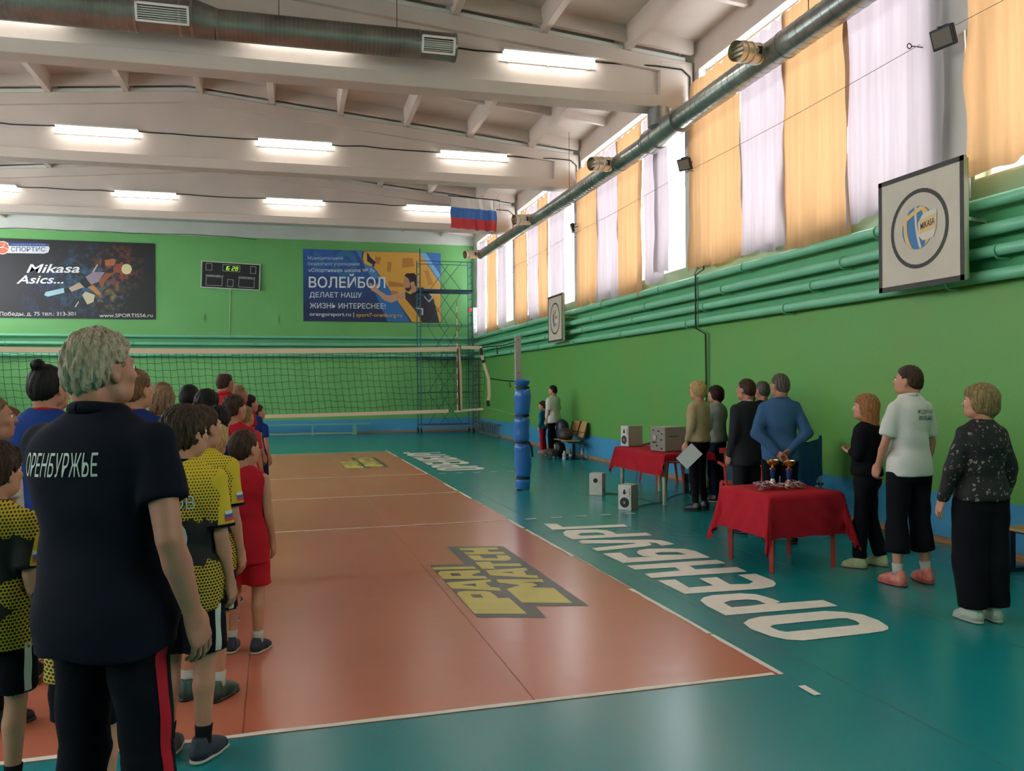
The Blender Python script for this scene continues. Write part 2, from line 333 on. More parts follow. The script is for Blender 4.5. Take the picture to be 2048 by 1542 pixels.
# windows ----------------------------------------------------------------
GL = M('window_glass', 'ffffff', .02); N, L, b = nodes(GL)
tr = N.new('ShaderNodeBsdfTransparent'); gl = N.new('ShaderNodeBsdfGlossy'); gl.inputs['Roughness'].default_value = .03; ms = N.new('ShaderNodeMixShader'); ms.inputs[0].default_value = .05
tr.inputs[0].default_value = (.93, .95, .95, 1)
L.new(tr.outputs[0], ms.inputs[1]); L.new(gl.outputs[0], ms.inputs[2]); L.new(ms.outputs[0], N['Material Output'].inputs[0])
nw = 0
for side in (1, -1):
    xg = XR+.2 if side > 0 else XL-.2
    for i in range(len(PIL)-1):
        nw += 1
        y0 = PIL[i]+.28; y1 = PIL[i+1]-(.28 if i < len(PIL)-2 else .62)
        w = thing('window_%d' % nw, None, None, (xg, (y0+y1)/2, 3.84)); w['kind'] = 'structure'
        fr = MB(); t = .05
        n = 4; zs = [3.87, 5.45, 7.16]
        ys = [y0+t/2 + (y1-y0-t)*k/n for k in range(n+1)]
        for yy in ys: fr.box((xg-.04, yy-t/2, 3.84), (xg+.04, yy+t/2, 7.2))
        for zz in zs: fr.box((xg-.035, y0, zz-.03), (xg+.035, y1, zz+.03))
        fr.build('window_frame', WHITEP, w)
        for k in range(n):
            for q in range(2):
                p = MB(); a0 = ys[k]+t/2; a1 = ys[k+1]-t/2; c0 = zs[q]+.03; c1 = zs[q+1]-.03
                p.add([(xg, a0, c0), (xg, a1, c0), (xg, a1, c1), (xg, a0, c1)], [(0, 1, 2, 3)]); p.build('pane', GL, w)
# ceiling ----------------------------------------------------------------
cl = MB()
for a, b in ((XL-.35, -5), (-5, XR+.35)):
    za, zb = zt(a)+.34, zt(b)+.34
    cl.add([(a, YN-.3, za), (b, YN-.3, zb), (b, YF+.3, zb), (a, YF+.3, za), (a, YN-.3, za+.2), (b, YN-.3, zb+.2), (b, YF+.3, zb+.2), (a, YF+.3, za+.2)],
           [(0, 3, 2, 1), (4, 5, 6, 7), (0, 1, 5, 4), (1, 2, 6, 5), (2, 3, 7, 6), (3, 0, 4, 7)])
ceil = tag(cl.build('ceiling', PAINT, org=(0, 0, 8)), kind='structure')
BY = [-3., 3., 9.05, 15.05, 21.05]
def sec(poly, y0, y1, mb):           # outline in x,z extruded along y
    mb.prism(poly, lambda a, b, h: (a, y0+h, b), y1-y0)
for yb in BY:
    m_ = MB(); xs = [XL+.03, -5, XR-.03]
    top = [(x, zt(x)) for x in xs]
    sec([(XL+.03, 6.54), (XR-.03, 6.54), (XR-.03, 6.76), (XL+.03, 6.76)], yb-.2, yb+.2, m_)
    sec([(XL+.03, 6.75), (XR-.03, 6.75)] + [(x, z-.12) for x, z in top[::-1]], yb-.09, yb+.09, m_)
    sec([(x, z-.24) for x, z in top] + top[::-1], yb-.19, yb+.19, m_)
    for s, xe in ((1, XR-.03), (-1, XL+.03)):
        m_.box((min(xe, xe-s*.62), yb-.195, 6.6), (max(xe, xe-s*.62), yb+.195, zt(xe)-.02))
    tag(m_.build('trim_%d' % (BY.index(yb)+1), BEAM, bevel=.012), kind='structure')
ribs = {}
edges = [YN] + BY + [YF]
RIBX = [2.76-1.5*k for k in range(11)]
for i in range(len(edges)-1):
    y0 = edges[i]; y1 = edges[i+1]; Ly = y1-y0
    for x in RIBX:
        key = round(Ly, 2)
        if key not in ribs:
            m_ = MB(); m_.prism([(-.055, 0), (.055, 0), (.10, .36), (-.10, .36)], lambda a, b, h: (a, h, b), Ly)
            me = bpy.data.meshes.new('rib'); me.from_pydata([tuple(p) for p in m_.v], [], m_.f); me.materials.append(BEAM); ribs[key] = me
        o = link('rib', ribs[key], ceil); o.location = Vector((x, y0, zt(x)+.005)) - ORG[ceil.name]
    # cross ribs and the filler strips over the beams
    xs = [XL+.02] + RIBX[::-1] + [XR-.08]
    for yy, lowz in ((y0+.28, .1), (y0+Ly*.36, .16), (y0+Ly*.66, .16), (y1-.28, .1)):
        m_ = MB()
        for a, b in zip(xs[:-1], xs[1:]):
            if a < -5 < b: parts = [(a, -5), (-5, b)]
            else: parts = [(a, b)]
            for p, q in parts: m_.prism([(p, zt(p)+lowz), (q, zt(q)+lowz), (q, zt(q)+.36), (p, zt(p)+.36)], lambda s, t, h: (s, yy-.05+h, t), .1)
        m_.build('cross_rib', BEAM, ceil)
for yb in BY:
    m_ = MB()
    for a, b in zip(([XL+.02] + RIBX[::-1])[:], RIBX[::-1] + [XR-.08]):
        a += .07; b -= .07
        for p, q in ([(a, -5), (-5, b)] if a < -5 < b else [(a, b)]):
            m_.prism([(p, zt(p)), (q, zt(q)), (q, zt(q)+.085), (p, zt(p)+.085)], lambda s, t, h: (s, yb-.15+h, t), .3)
    m_.build('filler_strip', M('filler_white', 'd9dcd3', .8), ceil)

# curtains ---------------------------------------------------------------
def curtmat(name, col, tcol):
    m = M(name, col, .8); N, L, b = nodes(m)
    df = N.new('ShaderNodeBsdfDiffuse'); ts = N.new('ShaderNodeBsdfTranslucent'); ms = N.new('ShaderNodeMixShader'); ms.inputs[0].default_value = .55
    tc = N.new('ShaderNodeTexCoord'); mp = N.new('ShaderNodeMapping'); mp.inputs['Scale'].default_value = (1, 9, .35); L.new(tc.outputs['Object'], mp.inputs[0])
    nz = N.new('ShaderNodeTexNoise'); nz.inputs['Scale'].default_value = 1.6; nz.inputs['Detail'].default_value = 5; L.new(mp.outputs[0], nz.inputs[0])  # stretched noise darkens upright streaks: fold shading painted into the cloth colour
    for k, (sh, c) in enumerate(((df, col), (ts, tcol))):
        mx = N.new('ShaderNodeMix'); mx.data_type = 'RGBA'; c1 = lin(c); mx.inputs[6].default_value = tuple(x*.9 for x in c1[:3]) + (1,); mx.inputs[7].default_value = c1
        mr = N.new('ShaderNodeMapRange'); mr.inputs[1].default_value = .38; mr.inputs[2].default_value = .6; L.new(nz.outputs[0], mr.inputs[0]); L.new(mr.outputs[0], mx.inputs[0]); L.new(mx.outputs[2], sh.inputs[0])
    L.new(df.outputs[0], ms.inputs[1]); L.new(ts.outputs[0], ms.inputs[2]); L.new(ms.outputs[0], N['Material Output'].inputs[0])
    return m
CO = curtmat('orange_curtain_cloth', 'e2b888', '8a6a4a'); CW = curtmat('white_curtain_cloth', 'ddd6da', '807579')
def curtain(y0, y1, zb, mat, label, x=3.88, ztop=6.98, flare=0., seed=0, grp=None, hem=.0):
    rnd = random.Random(seed); n = max(10, int((y1-y0)/.035)); nz = 22; v = []; fc = []
    ph = [rnd.uniform(0, 6.28) for _ in range(6)]; fr = [rnd.uniform(5, 8), rnd.uniform(11, 15), rnd.uniform(20, 26)]
    for j in range(nz+1):
        t = j/nz
        for i in range(n+1):
            s = i/n; yy = y0+(y1-y0)*s
            top = ztop - .05*abs(math.sin(yy*9+ph[3])) - .02*math.sin(yy*23)
            bot = zb + .03*math.sin(yy*5+ph[4]) + .015*math.sin(yy*17) + hem*(s-.5)
            z = top+(bot-top)*t
            a = .012 + .03*t
            dx = a*(math.sin(fr[0]*yy+ph[0]+.4*t) + .6*math.sin(fr[1]*yy+ph[1]) + .35*math.sin(fr[2]*yy+ph[2]-t))
            dy = flare*t*(s-.5) + .03*math.sin(3*z+ph[5])*(1 if s in (0, 1) else .4) + .02*math.sin(7*z+ph[2])*(s > .9)
            v.append((x+dx, yy+dy, z))
    for j in range(nz):
        for i in range(n):
            a = j*(n+1)+i; fc.append((a, a+1, a+n+2, a+n+1))
    oc = ((y0+y1)/2)
    o = mesh('curtain', [(p[0]-x, p[1]-oc, p[2]-zb) for p in v], fc, mat, None, True, org=(x, oc, zb)); tag(o, label, 'curtain', grp)
    return o
curtain(7.12, 8.78, 3.72, CO, 'orange curtain strip just right of the pillar with the square floodlight and dangling cable', seed=1, flare=.12)
curtain(5.88, 7.2, 3.7, CW, 'white curtain strip between two orange ones, behind the nearest duct nozzle', x=3.91, seed=2, flare=-.1)
curtain(4.52, 5.97, 3.55, CO, 'orange curtain strip nearest to the large volleyball target board on its left', seed=3, flare=.1, hem=.1)
curtain(3.0, 4.62, 3.72, CW, 'wide white curtain strip directly behind the large volleyball target board', x=3.90, seed=4)
curtain(1.0, 2.62, 3.86, CO, 'orange curtain strip cut by the right edge of the photo, above the green pipes', seed=5, flare=.1)
curtain(-.6, .95, 3.75, CW, 'white curtain strip beyond the orange one at the right edge', x=3.90, seed=6)
curtain(-2.6, -.65, 3.75, CO, 'orange curtain strip of the next bay towards the viewer', seed=7)
curtain(13.38, 14.82, 3.66, CO, 'orange curtain strip above the small distant target board, right after the second pillar', seed=8)
curtain(12.15, 13.45, 3.64, CW, 'narrow white curtain strip between the two orange ones of the third window', x=3.91, seed=9)
curtain(10.85, 12.22, 3.5, CO, 'orange curtain strip hanging lowest of the third window, with frayed hem', seed=10)
curtain(10.0, 10.92, 3.7, CW, 'white curtain strip left of the bright bare gap at the floodlight pillar', x=3.90, seed=11)
curtain(9.62, 10.15, 3.85, CW, 'narrow short white curtain panel beside the widest bare window gap', x=3.84, seed=12)
curtain(19.25, 20.75, 3.62, CO, 'orange curtain strip of the fourth window, left one', seed=13)
curtain(18.05, 19.3, 3.66, CW, 'white curtain strip of the fourth window between two orange ones', x=3.91, seed=14)
curtain(17.1, 18.05, 3.62, CO, 'orange folded curtain strip of the fourth window behind the target board, right one', seed=15)
curtain(15.75, 17.15, 3.72, CW, 'white curtain strip of the fourth window next to the bright gap', x=3.90, seed=16)
curtain(24.6, 26.1, 3.62, CW, 'white curtain strip in the far corner beside the scaffold tower', seed=17)
curtain(23.0, 24.6, 3.6, CO, 'orange curtain strip of the farthest window', x=3.91, seed=18)
curtain(21.95, 23.0, 3.68, CW, 'white curtain strip of the farthest window, right one', seed=19)
curtain(21.6, 21.9, 3.7, CW, 'gathered thin white curtain edge beside the farthest narrow gap', x=3.84, seed=20)
# the cord that runs across the curtains, with its eye bolts
for i, (a, b) in enumerate(((3.2, 8.75), (9.3, 14.8), (15.3, 20.8), (-2.7, 2.7))):
    c = MB(); c.tube([(3.78, a+(b-a)*k/8, 5.42-.03*math.sin(PI*k/8)) for k in range(9)], .004, 4)
    o = c.build('cord', M('grey_cord', '8a8078', .8)); tag(o, 'thin cord stretched across the curtains of the %s window' % ['nearest full', 'third', 'fourth', 'right-edge'][i], 'cord')
for y, z, lb in ((3.32, 5.45, 'iron eye bolt beside the nearest floodlight'), (8.66, 5.42, 'iron eye bolt on the second pillar, viewer side'), (9.24, 5.42, 'iron eye bolt on the second pillar, far side'), (14.66, 5.42, 'iron eye bolt on the third pillar, viewer side'), (15.2, 5.42, 'iron eye bolt on the third pillar, far side'), (20.66, 5.42, 'iron eye bolt on the fourth pillar')):
    c = MB(); c.cyl((XR-.002, y, z), (3.78, y, z), .006, n=6)
    ring = [(3.75+.028*math.cos(a), y+.005, z+.028*math.sin(a)) for a in [2*PI*k/12 for k in range(13)]]; c.tube(ring, .006, 6)
    tag(c.build('eye_bolt', DKST), lb, 'eye bolt', 'eye bolts holding the curtain cord')
# gutter pipes along the walls -------------------------------------------
def pipe_run(pts, r, label, grp, brk):
    c = MB(); c.tube(pts, r, 16); a = pts[0]; root = thing('heating_pipe', label, 'pipe', a, 0, grp); autosmooth(c.build('pipe_run', PIPE, root))
    for p, d in brk:
        k = MB(); p = Vector(p); d = Vector(d); ring = []
        ax = Vector((0, 1, 0)) if abs(d.x) > .5 else Vector((1, 0, 0))
        for q in range(9):
            an = -PI*.1 + PI*1.2*q/8; ring.append(p + (-d*math.sin(an) + Vector((0, 0, -1))*math.cos(an))*(r+.012))
        k.tube([p + d*.117 + Vector((0, 0, -r-.01))] + ring, .011, 6); k.build('bracket', PIPE, root)
for i, (z, r) in enumerate(((3.52, .062), (3.25, .066), (3.03, .06), (2.79, .062))):
    nm = ['topmost of the four green heating pipes on the window wall', 'second from top of the four green heating pipes on the window wall', 'third from top of the four green heating pipes on the window wall', 'lowest green heating pipe on the window wall'][i]
    pipe_run([(3.87, YN+.1, z), (3.87, YF-.2, z+.04)], r, nm, 'pipes on the window wall', [((3.87, y+.9*i*.7, z+.04*(y/36)), (1, 0, 0)) for y in range(-2, 26, 3)])
for i, (z, r) in enumerate(((3.57, .055), (3.3, .06), (2.9, .06))):
    pipe_run([(XL+.1, YF-.14, z), (XR-.25, YF-.14, z)], r, ['topmost green heating pipe on the far end wall', 'middle green heating pipe on the far end wall', 'lowest green heating pipe on the far end wall, seen through the net'][i], 'pipes on the far wall', [((x+.8*i, YF-.14, z), (0, 1, 0)) for x in range(-13, 3, 4)])
# ================================================================== lamps, ducts
LED = M('led_tube', 'ffffff', .4, emit=1); nodes(LED)[2].inputs['Emission Color'].default_value = (1, .98, .93, 1); nodes(LED)[2].inputs['Emission Strength'].default_value = LAMP
LX = [1.35, -2.74, -6.8, -10.85]
_lamp = {}
def lamp(x, yb, label):
    y = yb-.2; t = thing('tube_light', label, 'light', (x, y, 7.2), 0, 'LED tube lights on the roof beams')
    if not _lamp:
        a = MB(); a.box((-.8, -.075, .046), (.8, .1, .075)); a.box((-.5, .03, .03), (-.46, .12, .06)); a.box((.46, .03, .03), (.5, .12, .06))
        _lamp['h'] = a.build('housing', WHITEP, t, local=True)
        a = MB(); a.tube([(-.79, 0, 0), (-.77, 0, 0), (.77, 0, 0), (.79, 0, 0)], [.025, .048, .048, .025], 14); _lamp['d'] = a.build('diffuser', LED, t, local=True, smooth=False)
        a = MB()
        a.box((-.84, .085, -.085), (.84, .105, -.07))
        for q in (-.7, 0, .7): a.box((q-.015, .06, -.1), (q+.015, .11, -.06))
        _lamp['r'] = a.build('mounting_rail', WHITEP, t, local=True)
    else:
        for k in 'hdr':
            o = _lamp[k].copy(); COL.objects.link(o); o.parent = t
BN = {15.05: 'second roof beam from the viewer', 21.05: 'farthest roof beam', 9.05: 'nearest visible roof beam', 3.: 'unseen roof beam overhead', -3.: 'unseen roof beam behind the viewer'}  # lamps overhead and behind the viewer are unseen, added to light the foreground
XN = ['rightmost tube light on the ', 'second from right tube light on the ', 'third from right tube light on the ', 'leftmost tube light on the ']
for yb in BY:
    for i, x in enumerate(LX): lamp(x, yb, 'white LED ' + XN[i] + BN[yb] + (', behind the duct' if yb == 9.05 and i in (1, 2) else ''))
    c = MB(); rnd = random.Random(yb); pts = []
    x = XR-.75
    pts += [(XR-.1, yb-.225, 6.4), (XR-.1, yb-.225, 7.1), (XR-.25, yb-.225, 7.22), (XR-.75, yb-.225, 7.24)]
    while x > XL+1: x -= .45; pts.append((x, yb-.12, 7.25+rnd.uniform(-.02, .02)))
    c.tube(pts, .014, 5); o = c.build('cable', CABLE); tag(o, 'dark cable linking the tube lights along the ' + BN[yb], 'cable')
# front duct
def ring(mb, x, y, z, r, w=.03): mb.tube([(x-w/2, y, z), (x+w/2, y, z)], r, 24)
dy_, dz_ = 8.4, 7.03
t = thing('ventilation_duct', 'large round grey duct crossing in front of the nearest roof beam, with two grilles', 'duct', (-5, dy_, dz_))
a = MB(); a.tube([(-3.86, dy_, dz_), (-.9, dy_, dz_)], .215, 28); autosmooth(a.build('duct_pipe', ALUD, t))
a = MB(); a.tube([(-13.9, dy_, dz_+.06), (-4.2, dy_, dz_+.06), (-3.86, dy_, dz_)], [.27, .27, .215], 28); autosmooth(a.build('duct_pipe', ALUD, t))
a = MB(); a.tube([(-.92, dy_, dz_), (-.36, dy_, dz_)], .21, 28); autosmooth(a.build('end_piece', ALUD, t))
a = MB()
for k in range(46):
    x = -1.0-.065*k*1.0
    if x > -3.8: ring(a, x, dy_, dz_, .2185, .006)
for k in range(90):
    x = -4.95-.1*k
    ring(a, x, dy_, dz_+.06, .2735, .007)
autosmooth(a.build('seam_rib', ALU, t))['kind'] = 'stuff'
for x, z, r in ((-.92, dz_, .222), (-3.86, dz_, .224), (-4.2, dz_+.06, .279), (-4.36, dz_+.06, .279), (-4.95, dz_+.06, .279), (-.36, dz_, .222)):
    a = MB(); ring(a, x, dy_, z, r, .035); autosmooth(a.build('band', ALU, t))
def grille(x0, x1, z, r):
    a = MB(); y = dy_-r-.02
    R = Matrix.Rotation(math.radians(22), 3, 'X')
    def P(x, w, h): v = R @ Vector((0, -r-.015-h, w)); return (x, dy_+v.y, z+.02+v.z)
    hh = .13
    def bx(xa, xb, wa, wb, ha, hb):
        q = [P(xa, wa, ha), P(xb, wa, ha), P(xb, wb, ha), P(xa, wb, ha), P(xa, wa, hb), P(xb, wa, hb), P(xb, wb, hb), P(xa, wb, hb)]
        return q, [(0, 1, 2, 3), (7, 6, 5, 4), (0, 4, 5, 1), (1, 5, 6, 2), (2, 6, 7, 3), (3, 7, 4, 0)]
    g = MB()
    for q in ((x0, x1, -hh, -hh+.03), (x0, x1, hh-.03, hh), (x0, x0+.03, -hh, hh), (x1-.03, x1, -hh, hh)): g.add(*bx(*q, -.05, .02))
    f = g.build('grille_frame', WHITEP, t)
    g = MB(); g.add(*bx(x0+.02, x1-.02, -hh+.02, hh-.02, -.04, -.03)); g.build('grille_back', BLACK, f)
    for k in range(7):
        g = MB(); w = -hh+.045+k*.03; g.add(*bx(x0+.03, x1-.03, w, w+.008, -.03, .012)); g.build('grille_slat', WHITEP, f)
grille(-.9, -.38, dz_, .21); grille(-4.93, -4.22, dz_+.06, .27)
for x in (-3.0, -1.25, -8, -11):
    a = MB(); a.cyl((x, dy_, dz_+.2), (x, dy_, zt(x)+.3), .006, n=5); a.build('hanger_wire', DKST, t)
# side duct under the windows' lintel
DX, DZ = 3.5, 6.2
t = thing('ventilation_duct', 'long galvanised duct running along the window wall with four side nozzles', 'duct', (DX, 9, DZ))
def seg(y0, y1, r0, r1, nm='duct_pipe', mat=ALU): a = MB(); a.tube([(DX, y0, DZ+dzz(y0)), (DX, y1, DZ+dzz(y1))], [r0, r1], 28); return autosmooth(a.build(nm, mat, t))
def dzz(y): return .08*(9-y)/10 if y < 9 else -.04+.12*max(0, y-14)/10
seg(YN+1, 5.3, .185, .185); seg(5.3, 8.4, .18, .18); seg(8.4, 9.6, .215, .215, 'tee_piece'); seg(9.6, 9.75, .215, .165, 'reducer'); seg(9.75, 11.0, .17, .17); seg(11.0, 17.0, .165, .165); seg(17.0, 23.7, .155, .155)
a = MB(); a.tube([(DX-.12, 9.0, DZ+.05), (DX-.12, 9.0, 6.56)], .19, 24); autosmooth(a.build('riser', ALU, t))
a = MB()
for k in range(150):
    y = -3+k*.17
    if y < 23.6 and not 8.35 < y < 9.8:
        r = .185 if y < 5.3 else .18 if y < 8.4 else .17 if y < 11 else .165 if y < 17 else .155
        a.tube([(DX, y, DZ+dzz(y)), (DX, y+.008, DZ+dzz(y))], r+.0035, 24)
autosmooth(a.build('seam_rib', ALU, t))['kind'] = 'stuff'
for y, r in ((5.3, .192), (8.4, .222), (8.75, .222), (9.25, .222), (9.6, .222), (9.78, .177), (11., .177), (17., .172), (14, .172), (20.9, .163)):
    a = MB(); a.tube([(DX, y-.02, DZ+dzz(y)), (DX, y+.02, DZ+dzz(y))], r, 28); autosmooth(a.build('band', ALU, t))
for y in (5.75, 11.3, 17.2, 23.75):
    z = DZ+dzz(y)+.03; d = Vector((-.93, -.33, -.12)).normalized(); p = Vector((DX-.02, y, z)); rr = .135
    L_ = .62
    n1 = MB(); n1.tube([p, p+d*L_*.55, p+d*L_*.56, p+d*L_*.62, p+d*L_*.63, p+d*L_], [rr, rr, rr+.01, rr+.01, rr, rr], 24, cap=False)
    n1.tube([p+d*L_, p+d*(L_-.25)], [rr-.006, rr-.006], 24, cap=False)
    o = n1.build('nozzle', NOZ, t); autosmooth(o)
    for q in (.1, .3, .78):
        n1 = MB(); n1.tube([p+d*L_*q, p+d*(L_*q+.03)], rr+.012, 24); autosmooth(n1.build('nozzle_band', NOZ, o))
    n1 = MB(); n1.tube([p+d*(L_-.22), p+d*(L_-.2)], rr-.01, 20); n1.build('nozzle_inside', BLACK, o)
    for q in (-.06, 0, .06):
        n1 = MB(); c = p+d*(L_-.1)+Vector((0, 0, q)); s = d.cross(Vector((0, 0, 1))); n1.bar(c-s*.11, c+s*.11, .1, .006, up=(0, 0, 1)); n1.build('louvre', NOZ, o)
    n1 = MB(); c = p+d*L_*.42+Vector((0, -.13, .0)); n1.box(c-Vector((.05, .01, .05)), c+Vector((.05, .015, .05))); n1.build('damper_plate', DKST, o)
for y in (1., 4.8, 9.3, 14.2, 18.9, 22.6):
    a = MB(); a.cyl((DX, y, DZ+.12), (DX, y, zt(DX)+.3), .006, n=5); a.build('hanger_wire', DKST, t)
# ================================================================== prints on the far wall
def px(c): return M('print_' + c, c, .55)
def poly(name, pts, fn, col, parent, hole=None): return flat(name, pts, hole, fn, px(col), parent)
def on_far(k): return lambda X, z: (X, YF-.035-.002*k, z)
b1 = MB(); b1.box((-13.4, YF-.035, 4.16), (-7.5, YF-.004, 6.84))
BAN = M('dark_banner_print', '1c1b21', .5); N, L, bb = nodes(BAN)
g = N.new('ShaderNodeNewGeometry'); cur = None
for (cx, cz, r, col, sc) in ((-9.7, 5.4, 1.5, '2a6f9a', 3.2), (-8.7, 5.9, 1.0, 'b0552c', 4.5), (-9.0, 5.0, .8, '8f7c50', 5), (-10.9, 5.0, 1.2, '1d3d6b', 4)):
    d = N.new('ShaderNodeVectorMath'); d.operation = 'DISTANCE'; d.inputs[1].default_value = (cx, YF-.035, cz); L.new(g.outputs['Position'], d.inputs[0])
    m1 = N.new('ShaderNodeMapRange'); m1.inputs[1].default_value = r; m1.inputs[2].default_value = .1; m1.inputs[3].default_value = 0; m1.inputs[4].default_value = 1; L.new(d.outputs['Value'], m1.inputs[0])
    nz = N.new('ShaderNodeTexNoise'); nz.inputs['Scale'].default_value = sc; nz.inputs['Detail'].default_value = 9; nz.inputs['Roughness'].default_value = .7; L.new(g.outputs['Position'], nz.inputs[0])
    m2 = N.new('ShaderNodeMapRange'); m2.inputs[1].default_value = .48; m2.inputs[2].default_value = .66; L.new(nz.outputs[0], m2.inputs[0])
    mu = N.new('ShaderNodeMath'); mu.operation = 'MULTIPLY'; L.new(m1.outputs[0], mu.inputs[0]); L.new(m2.outputs[0], mu.inputs[1])
    mx = N.new('ShaderNodeMix'); mx.data_type = 'RGBA'; L.new(mu.outputs[0], mx.inputs[0]); mx.inputs[7].default_value = lin(col)
    if cur is None: mx.inputs[6].default_value = lin('1c1b21')
    else: L.new(cur, mx.inputs[6])
    cur = mx.outputs[2]
L.new(cur, bb.inputs['Base Color'])
b1 = b1.build('banner', BAN); tag(b1, 'large black sports shop banner with a diving player, left on the far wall', 'banner')
def B1(k):
    def fn(cx, cy):
        s = cx/1987; top = 48+69*s; bot = 1052+31*s; t = (cy-top)/(bot-top)
        return (-12.38+4.88*s, YF-.036-.002*k, 6.84-2.68*t)
    return fn
def BT(s, x0, x1, base, cap, k, col, parent, B, bold=0, shear=0):
    fn = B(k); text('lettering', s, lambda a, b: fn(a, base-b), px(col), parent, size=cap/.73, x=x0, width=x1-x0, bold=bold*cap, shear=shear)
fg = [([(555,770),(575,730),(800,680),(810,740),(600,790)],'9fc6d3'),([(810,690),(870,680),(890,740),(820,750)],'17181d'),([(865,680),(1000,610),(1060,670),(900,730)],'b29a82'),
([(1110,670),(1180,640),(1290,760),(1230,770)],'b5793f'),([(1035,770),(1080,725),(1200,770),(1180,860),(1100,890)],'bfb79a'),([(1080,540),(1180,480),(1330,480),(1250,600),(1150,640)],'8f7f90'),
([(1250,600),(1340,500),(1480,480),(1350,570),(1290,680)],'94502f'),([(1000,590),(1060,545),(1145,650),(1080,690)],'15161b'),([(1320,330),(1400,285),(1480,330),(1450,400),(1340,400)],'a5623a'),([(1300,270),(1400,262),(1470,300),(1330,330),(1340,460),(1280,420)],'2a1613'),
([(1440,420),(1560,350),(1600,420),(1700,520),(1560,500),(1440,480)],'8f452a'),([(1165,480),(1230,380),(1245,385),(1190,480)],'b9a9a0'),([(940,920),(985,850),(995,855),(955,925)],'b9b9b0')]
for i, (p, c) in enumerate(fg): poly('print_shape', p, B1(1+.2*i), c, b1)
poly('print_ball', [(1615+68*math.cos(a), 443+66*math.sin(a)) for a in [2*PI*k/28 for k in range(28)]], B1(5), 'd9cc9a', b1)
poly('logo_plate', [(60,104),(560,112),(610,128),(628,180),(610,228),(560,244),(60,236)], B1(1), 'd5d8dc', b1)
poly('logo_strip', [(110,98),(560,108),(600,122),(620,152),(120,148)], B1(1.5), '1f3d7a', b1)
poly('logo_ball', [(42+86*math.cos(a), 170+84*math.sin(a)) for a in [2*PI*k/28 for k in range(28)]], B1(2), 'e8e4e0', b1)
poly('logo_ball', [(42+78*math.cos(a), 170+76*math.sin(a)) for a in [2*PI*k/28 for k in range(28)]], B1(3), 'c9694a', b1)
for cx_, cy_, rr in ((42, 260, 95), (10, 110, 60)):
    pts = [(cx_+rr*math.cos(a), cy_+rr*math.sin(a)) for a in [2*PI*k/32 for k in range(32)]]
    sel = [(a, b) for a, b in pts if (a-42)**2+(b-170)**2 < 76**2]
    if len(sel) > 2:
        mb = MB(); mb.tube([B1(4)(a, b) for a, b in sel], .012, 4); mb.build('logo_line', px('e8e4e0'), b1)
BT('СПОРТИС', 145, 575, 218, 58, 3, '3f5c86', b1, B1, .05); BT('спортивный магазин', 150, 580, 138, 22, 3, '8fa3c9', b1, B1, .02)
BT('Mikasa', 335, 1005, 485, 112, 3, 'e3e3e6', b1, B1, .05, .3); BT('Asics...', 210, 800, 622, 108, 3, 'e3e3e6', b1, B1, .05, .3)
BT('пр. Победы, д. 75 тел.: 313-301', -130, 950, 1030, 50, 3, 'd8d8da', b1, B1, .01); BT('www.SPORTIS56.ru', 1255, 1955, 1052, 46, 3, 'd8d8da', b1, B1, .02)
# second banner
b2 = MB(); b2.box((-2.43, YF-.035, 4.17), (2.69, YF-.004, 6.83))
BLB = M('blue_banner_print', '24509a', .5); N, L, bb = nodes(BLB)
g = N.new('ShaderNodeNewGeometry'); sx = N.new('ShaderNodeSeparateXYZ'); L.new(g.outputs['Position'], sx.inputs[0])
m1 = N.new('ShaderNodeMapRange'); m1.inputs[1].default_value = 4.4; m1.inputs[2].default_value = 6.8; L.new(sx.outputs[2], m1.inputs[0])
nz = N.new('ShaderNodeTexNoise'); nz.inputs['Scale'].default_value = 1.6; nz.inputs['Detail'].default_value = 5; L.new(g.outputs['Position'], nz.inputs[0])
ad = N.new('ShaderNodeMath'); ad.operation = 'MULTIPLY'; L.new(m1.outputs[0], ad.inputs[0]); L.new(nz.outputs[0], ad.inputs[1]); 
m2 = N.new('ShaderNodeMapRange'); m2.inputs[1].default_value = .05; m2.inputs[2].default_value = .5; L.new(ad.outputs[0], m2.inputs[0])
mx = N.new('ShaderNodeMix'); mx.data_type = 'RGBA'; mx.inputs[6].default_value = lin('1d2c55'); mx.inputs[7].default_value = lin('2e62ad'); L.new(m2.outputs[0], mx.inputs[0]); L.new(mx.outputs[2], bb.inputs['Base Color'])
b2 = b2.build('banner', BLB); tag(b2, 'blue and orange volleyball banner with a bearded player, behind the scaffold tower', 'banner')
def B2(k):
    def fn(cx, cy):
        s = (cx-50)/1880; top = 125+57*s; bot = 1118+6*s; t = (cy-top)/(bot-top)
        return (-2.42+5.1*s, YF-.036-.002*k, 6.83-2.66*t)
    return fn
def arc(cx, cy, r, w, a0, a1, n=24): return [(cx+r*math.cos(a), cy+r*1.15*math.sin(a)) for a in [a0+(a1-a0)*k/n for k in range(n+1)]] + [(cx+(r-w)*math.cos(a), cy+(r-w)*1.15*math.sin(a)) for a in [a1-(a1-a0)*k/n for k in range(n+1)]]
